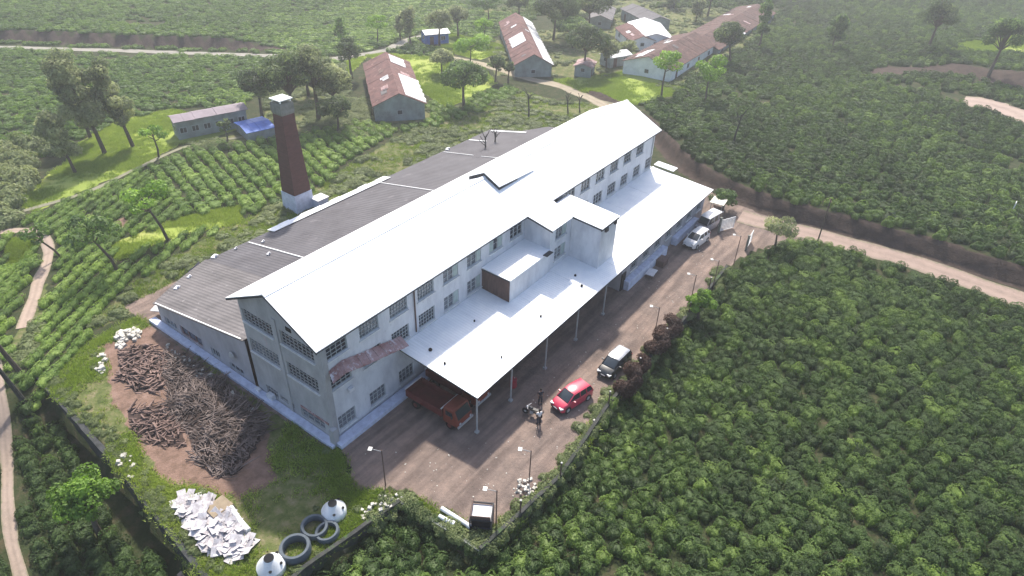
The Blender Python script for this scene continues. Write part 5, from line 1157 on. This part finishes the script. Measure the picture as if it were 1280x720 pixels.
# ------------------------------------------------------------------ heaps and scrap
def heap_sticks(name,poly,n,lr,rr,hmax,m_,label,mound=M['soilheap'],seed=1):
    P=W(poly); A=np.array(P); cx,cy=A.mean(0); rs=random.Random(seed); R_=max(math.dist(p,(cx,cy)) for p in P)
    def edge(x,y): 
        d,_,_=poly_dist(P+[P[0]],np.array([x]),np.array([y])); return float(d[0])
    e=empty(name,(0,0,0),0,label,'branch pile'); e['kind']='stuff'
    gx_=np.linspace(A[:,0].min()-.5,A[:,0].max()+.5,46); gy_=np.linspace(A[:,1].min()-.5,A[:,1].max()+.5,46); XX,YY=np.meshgrid(gx_,gy_); d,_,_=poly_dist(P+[P[0]],XX,YY); ins=inpoly(P,XX,YY)
    def hh(x,y):
        dd,_,_=poly_dist(P+[P[0]],x,y); i=inpoly(P,x,y); return np.where(i,hmax*ss(0,2.2,dd)*(.55+.45*np.clip(vnoise(x,y,2.4,seed),-1,1)),-.15)
    ZZ=hh(XX,YY)+H(XX,YY); ix=np.arange(46*46).reshape(46,46); fs=[]
    for i in range(45):
        for j in range(45):
            if ins[i:i+2,j:j+2].any(): fs.append((int(ix[i,j]),int(ix[i,j+1]),int(ix[i+1,j+1]),int(ix[i+1,j])))
    me=bpy.data.meshes.new('litter'); me.from_pydata(np.stack([XX,YY,ZZ],-1).reshape(-1,3).tolist(),[],fs); me.materials.append(mound); o=bpy.data.objects.new('litter',me); C.objects.link(o); o.parent=e
    mb=MB(); k=0; tries=0
    while k<n and tries<n*6:
        tries+=1; x=rs.uniform(A[:,0].min(),A[:,0].max()); y=rs.uniform(A[:,1].min(),A[:,1].max())
        if not bool(inpoly(P,np.array([x]),np.array([y]))[0]): continue
        z=float(hh(np.array([x]),np.array([y]))[0])+Hs(x,y)+rs.uniform(-.05,.25); l=rs.uniform(*lr); r=rs.uniform(*rr)
        a=1.5*math.sin(x*.55+y*.7+seed)+rs.gauss(.3,.7); t=rs.gauss(0,.22); d=Vector((math.cos(a)*math.cos(t),math.sin(a)*math.cos(t),math.sin(t))); p0=Vector((x,y,z)); mid=p0+d*l*.5+Vector((rs.gauss(0,.03),rs.gauss(0,.03),rs.gauss(0,.03)))*l
        mb.tube([p0,mid,p0+d*l],[r,r*.85,r*.5],4,False); k+=1
        if l>1.4 and rs.random()<.4:
            d2=(d+Vector((rs.gauss(0,.5),rs.gauss(0,.5),.2))).normalized(); mb.tube([mid,mid+d2*l*.35],[r*.6,r*.25],4,False)
    o=mb.build('branches',m_,e); return e
heap_sticks('branch_heap',[(210,440),(232,446),(300,492),(335,530),(325,556),(298,594),(270,600),(243,570),(232,540),(205,520),(212,495),(200,465)],2200,(.3,1.6),(.015,.07),.6,M['twig'],'big heap of cut brown branches beside the gable wall')
heap_sticks('log_heap',[(146,438),(175,430),(205,440),(215,470),(200,490),(170,492),(150,475)],330,(.4,.9),(.06,.13),.45,M['log'],'heap of short split logs on red earth left of the branches',seed=3)
heap_sticks('log_heap',[(158,512),(200,505),(225,530),(235,560),(200,560),(165,545)],160,(.5,1.2),(.04,.09),.35,M['log'],'low scatter of dark logs below the branch heap',seed=5)
def rock(mb,c,s,rs):
    pts=[]; 
    d=[Vector((rs.gauss(0,1),rs.gauss(0,1),rs.gauss(0,.7))).normalized() for _ in range(6)]
    base=[(-1,-1,-.6),(1,-1,-.6),(1,1,-.6),(-1,1,-.6),(-.8,-.8,.6),(.8,-.8,.6),(.8,.8,.6),(-.8,.8,.6)]; rz=rs.uniform(0,3); cs,sn=math.cos(rz),math.sin(rz)
    q=[(c[0]+s*(a*cs-b_*sn)*rs.uniform(.7,1.2)*.5,c[1]+s*(a*sn+b_*cs)*rs.uniform(.7,1.2)*.5,c[2]+s*e_*rs.uniform(.7,1.2)*.5) for a,b_,e_ in base]; mb.hexa(q[:4],q[4:])
def rubble(poly,n,s,label,m_=None,name='rubble_heap',hmax=.5,seed=1):
    P=W(poly); A=np.array(P); rs=random.Random(seed); mb=MB(); k=0; cx,cy=A.mean(0); R_=np.abs(A-[cx,cy]).max()
    while k<n:
        x=rs.uniform(A[:,0].min(),A[:,0].max()); y=rs.uniform(A[:,1].min(),A[:,1].max())
        if not bool(inpoly(P,np.array([x]),np.array([y]))[0]): continue
        rock(mb,(x,y,Hs(x,y)+rs.uniform(0,hmax)*max(0,1-math.dist((x,y),(cx,cy))/R_)),rs.uniform(*s),rs); k+=1
    o=mb.build(name,m_ or M['rubble']); tag(o,label,'rubble',kind='stuff')
rubble([(142,428),(150,415),(170,410),(178,418),(165,430),(150,436)],60,(.25,.6),'heap of white rubble at the upper left of the yard')
rubble([(118,450),(128,440),(138,455),(128,468),(120,462)],16,(.2,.5),'few white stones left of the rubble heap',seed=4)
rubble([(140,570),(160,565),(175,590),(165,600),(150,590)],14,(.15,.4),'scattered pale stones on the grass above the retaining wall',seed=5)
rubble([(200,424),(212,432),(300,500),(330,520),(322,524),(240,470),(205,436)],60,(.12,.4),'small debris lying along the gable plinth',seed=6)
rubble([(450,640),(478,620),(520,618),(505,630),(470,645),(452,655)],60,(.1,.3),'pale rubble beside the lower boundary wall',seed=7)
rubble([(636,620),(650,600),(668,598),(672,612),(650,632)],46,(.1,.32),'pale rubble at the foot of the lamp post below the red car',seed=8)
rubble([(722,550),(745,525),(770,500),(776,506),(750,540),(730,560)],36,(.1,.3),'pale stones along the wall below the black car',seed=9)
rubble([(430,560),(600,560),(840,330),(900,250),(915,290),(860,370),(700,570),(600,650)],190,(.03,.12),'small pale litter scattered over the earth yard',seed=10,hmax=.02)
def scrap_pile(poly,n,s,label,seed=2):
    P=W(poly); A=np.array(P); rs=random.Random(seed); cx,cy=A.mean(0); mb=MB(); k=0
    while k<n:
        x=rs.uniform(A[:,0].min(),A[:,0].max()); y=rs.uniform(A[:,1].min(),A[:,1].max())
        if not bool(inpoly(P,np.array([x]),np.array([y]))[0]): continue
        z=.12+.6*(k/n)*max(.1,1-math.dist((x,y),(cx,cy))/3.8); M4=(Matrix.Rotation(rs.gauss(.6,.5),4,'Z')@Matrix.Rotation(rs.gauss(0,.28),4,'X')@Matrix.Rotation(rs.gauss(0,.28),4,'Y')); w,d=rs.uniform(*s)*1.3,rs.uniform(*s)*.75
        mb.box((x,y,z+Hs(x,y)),(w,d,.03),M4=M4); k+=1
    tag(mb.build('scrap_sheet_pile',M['scrap']),label,'scrap pile',kind='stuff')
scrap_pile([(220,632),(232,621),(262,625),(300,655),(316,668),(312,690),(288,705),(262,688),(240,655)],230,(.3,1.15),'jumbled pile of broken white roofing sheets near the bottom of the photo')
def obj1(mb,name,m_,label,cat,group=None,loc=None,rz=0): return tag(mb.build(name,m_,None,loc=loc,rz=rz),label,cat,group)
g_=G(276,640); mb=MB(); mb.hexa([(-.9,-.7,.0),(.9,-.6,.0),(.8,.7,.0),(-.8,.8,.0)],[(-.8,-.6,.7),(.8,-.5,.5),(.7,.6,.75),(-.7,.7,.55)]); obj1(mb,'cardboard_bale',mat('brown_card',(.33,.26,.18),.9),'brown bale leaning behind the broken white sheets','bale',loc=tuple(g_))
g_=G(301,655); mb=MB(); mb.tube([(-.1,-1.1,.3),(0,0,.32),(.25,1.4,.45)],[.2,.2,.2],12); obj1(mb,'plastic_pipe',M['white'],'short thick white pipe standing right of the white sheet pile','pipe',loc=tuple(g_))
for (a,b_,r,lb) in (((552,638),(588,661),.17,'upper and longer of the two white pipes by the outer corner'),((549,648),(568,658),.17,'lower and shorter of the two white pipes by the outer corner')):
    p,q_=G(*a),G(*b_); mb=MB(); d=(q_-p).normalized(); mb.tube([p+Vector((0,0,.25)),q_+Vector((0,0,.25))],[r,r],12); mb.tube([q_+Vector((0,0,.25))-d*.2,q_+Vector((0,0,.25))+d*.03],[r+.04,r+.04],12); obj1(mb,'concrete_pipe',M['white'],lb,'pipe','white pipes by the corner')
# rings, conical cowls and the hollow stand
def ring(px,py,R1,h,lb,tilt=0):
    g=G(px,py); mb=MB(); R0=R1*.74; pr=[(R0,0),(R1,0),(R1,h*.8),(R1*.94,h),(R0*1.04,h),(R0,h*.9)]; i0=len(mb.v); n=28
    for r,z in pr:
        for j in range(n): a=2*math.pi*j/n; mb.v.append((r*math.cos(a),r*math.sin(a),z))
    for k in range(6):
        for j in range(n): k2=(k+1)%6; mb.f.append((k*n+j,k*n+(j+1)%n,k2*n+(j+1)%n,k2*n+j)); mb.mi.append(0)
    o=obj1(mb,'steel_ring',M['ring'],lb,'ring','grey rings beside the tanks',loc=(g.x,g.y,g.z)); o.rotation_euler=(tilt,tilt*.5,0); smooth_angle(o,40)
ring(370,690,1.05,.7,'whole dark grey ring lying right of the lower white cowl'); ring(393,662,.95,.55,'grey ring lying left of the upper white cowl',.12); ring(410,668,.85,.45,'half-hidden grey ring under the upper white cowl',-.08)
def cowl(px,py,r,h,lb):
    g=G(px,py); e=empty('fan_cowl',tuple(g),0,lb,'fan cowl','white round cowls'); mb=MB(); mb.lathe([(r,.0),(r,.45),(r*.92,.55),(r*.6,.55+h*.6),(r*.34,.55+h)],(0,0,0),28); o=mb.build('shell',M['white'],e); smooth_angle(o,35)
    mb=MB(); mb.lathe([(r*.36,h+.5),(r*.36,h+.6),(r*.3,h+.6)],(0,0,0),20); mb.build('neck',M['plastic'],e); mb=MB(); mb.lathe([(r*.33,h+.575),(r*.33,h+.615)],(0,0,0),20); mb.build('opening',M['dark'],e)
    for a in (-2.2,-1.0,.3): mb=MB(); mb.lathe([(.1,0),(.1,.06)],(r*.8*math.cos(a),r*.8*math.sin(a),.55+h*.28),10); mb.build('port',M['dark'],e)
cowl(418,642,.88,.6,'white conical cowl with a black opening, upper of the two'); cowl(340,711,.93,.65,'white conical cowl with a black opening at the bottom edge of the photo')
g_=G(602,652); e=empty('hopper_stand',tuple(g_),.55,'square dark stand with a white tray top in the outer yard corner','stand')
mb=MB()
for sx in (-.75,.75):
    for sy in (-.75,.75): mb.box((sx,sy,.6),(.1,.1,1.2))
for z in (.3,1.15):
    for s in (-.75,.75): mb.box((0,s,z),(1.4,.08,.1)); mb.box((s,0,z),(.08,1.4,.1))
mb.build('frame',M['edge'],e); mb=MB(); mb.box((0,0,1.0),(1.38,1.38,.05)); mb.build('tray',M['sheet'],e); mb=MB(); mb.box((0,.7,1.36),(1.5,.05,.32)); mb.box((-.7,0,1.36),(.05,1.4,.32)); mb.build('rim_board',M['wood'],e); mb=MB(); mb.box((0,0,.45),(1.3,1.3,.8)); mb.build('inner_box',M['dark'],e)
g_=G(811,346); e=empty('low_table',(38.5,-8.4,0),.1,'low grey table by the ledge of the ground-floor room','table'); mb=MB(); mb.box((0,0,.5),(1.5,.95,.07)); mb.build('table_top',M['sheet'],e)
for sx in (-.6,.6):
    for sy in (-.35,.35): mb=MB(); mb.box((sx,sy,.235),(.07,.07,.46)); mb.build('leg',M['wood'],e)
mb=MB(); mb.box((0,0,.35),(1.3,.9,.7)); mb.box((.1,.02,.74),(1.45,1.0,.07)); obj1(mb,'wooden_crate',M['wood'],'brown crate with an overhanging lid beside the low grey table','crate',loc=(41.4,-8.3,0))
g_=G(232,716); mb=MB(); mb.box((0,0,.12),(1.3,.5,.06),.4); mb.box((.1,.1,.19),(1.2,.3,.05),.1); obj1(mb,'loose_board',mat('board_pink',(.45,.33,.28),.9),'pale loose boards at the bottom edge left of the white sheets','board',loc=tuple(g_))
# ------------------------------------------------------------------ camera / light / world
cam=bpy.data.cameras.new('camera'); co=bpy.data.objects.new('camera',cam); C.objects.link(co)
cam.sensor_width=36; cam.lens=36*F/1280; cam.clip_end=6000; cam.clip_start=.5
mw=Matrix(((RT[0],UP[0],-FW[0],CAM[0]),(RT[1],UP[1],-FW[1],CAM[1]),(RT[2],UP[2],-FW[2],CAM[2]),(0,0,0,1))); co.matrix_world=mw
bpy.context.scene.camera=co
SUN_EL=R(50); saz=math.atan2(.62,.78)   # direction towards the sun in the ground plane
sd=Vector((math.cos(saz)*math.cos(SUN_EL),math.sin(saz)*math.cos(SUN_EL),math.sin(SUN_EL)))
sl_=bpy.data.lights.new('sun','SUN'); sl_.energy=4.2; sl_.angle=R(2.5); sl_.color=(1,.94,.84)
so=bpy.data.objects.new('sun',sl_); C.objects.link(so); so.rotation_euler=sd.to_track_quat('Z','Y').to_euler()
wd=bpy.data.worlds.new('World'); bpy.context.scene.world=wd; wd.use_nodes=True; nt=wd.node_tree
sk=N(nt,'ShaderNodeTexSky',sky_type='NISHITA'); sk.sun_disc=False; sk.sun_elevation=SUN_EL; sk.sun_rotation=math.pi/2-saz; sk.air_density=1.; sk.dust_density=2.5; sk.ozone_density=1
nt.links.new(sk.outputs[0],nt.nodes['Background'].inputs[0]); nt.nodes['Background'].inputs[1].default_value=.145
HAZE=.0008
if HAZE:
    hz=MB(); hz.box((100,100,(49-9)/2),(4600,4600,58)); h=hz.build('haze'); m=bpy.data.materials.new('haze'); m.use_nodes=True; nt=m.node_tree
    nt.nodes.remove(nt.nodes['Principled BSDF']); v=N(nt,'ShaderNodeVolumePrincipled'); v.inputs['Color'].default_value=(.97,.98,1,1); v.inputs['Density'].default_value=HAZE; v.inputs['Anisotropy'].default_value=.45
    nt.links.new(v.outputs[0],nt.nodes['Material Output'].inputs['Volume']); h.data.materials.clear(); h.data.materials.append(m); tag(h,kind='stuff')
sc=bpy.context.scene; sc.view_settings.view_transform='Standard'; sc.view_settings.look='None'; sc.view_settings.gamma=1; sc.view_settings.exposure=.8
sc.render.engine='CYCLES'; sc.cycles.max_bounces=6; sc.cycles.transparent_max_bounces=6; sc.cycles.volume_bounces=0
sc.cycles.use_denoising=True
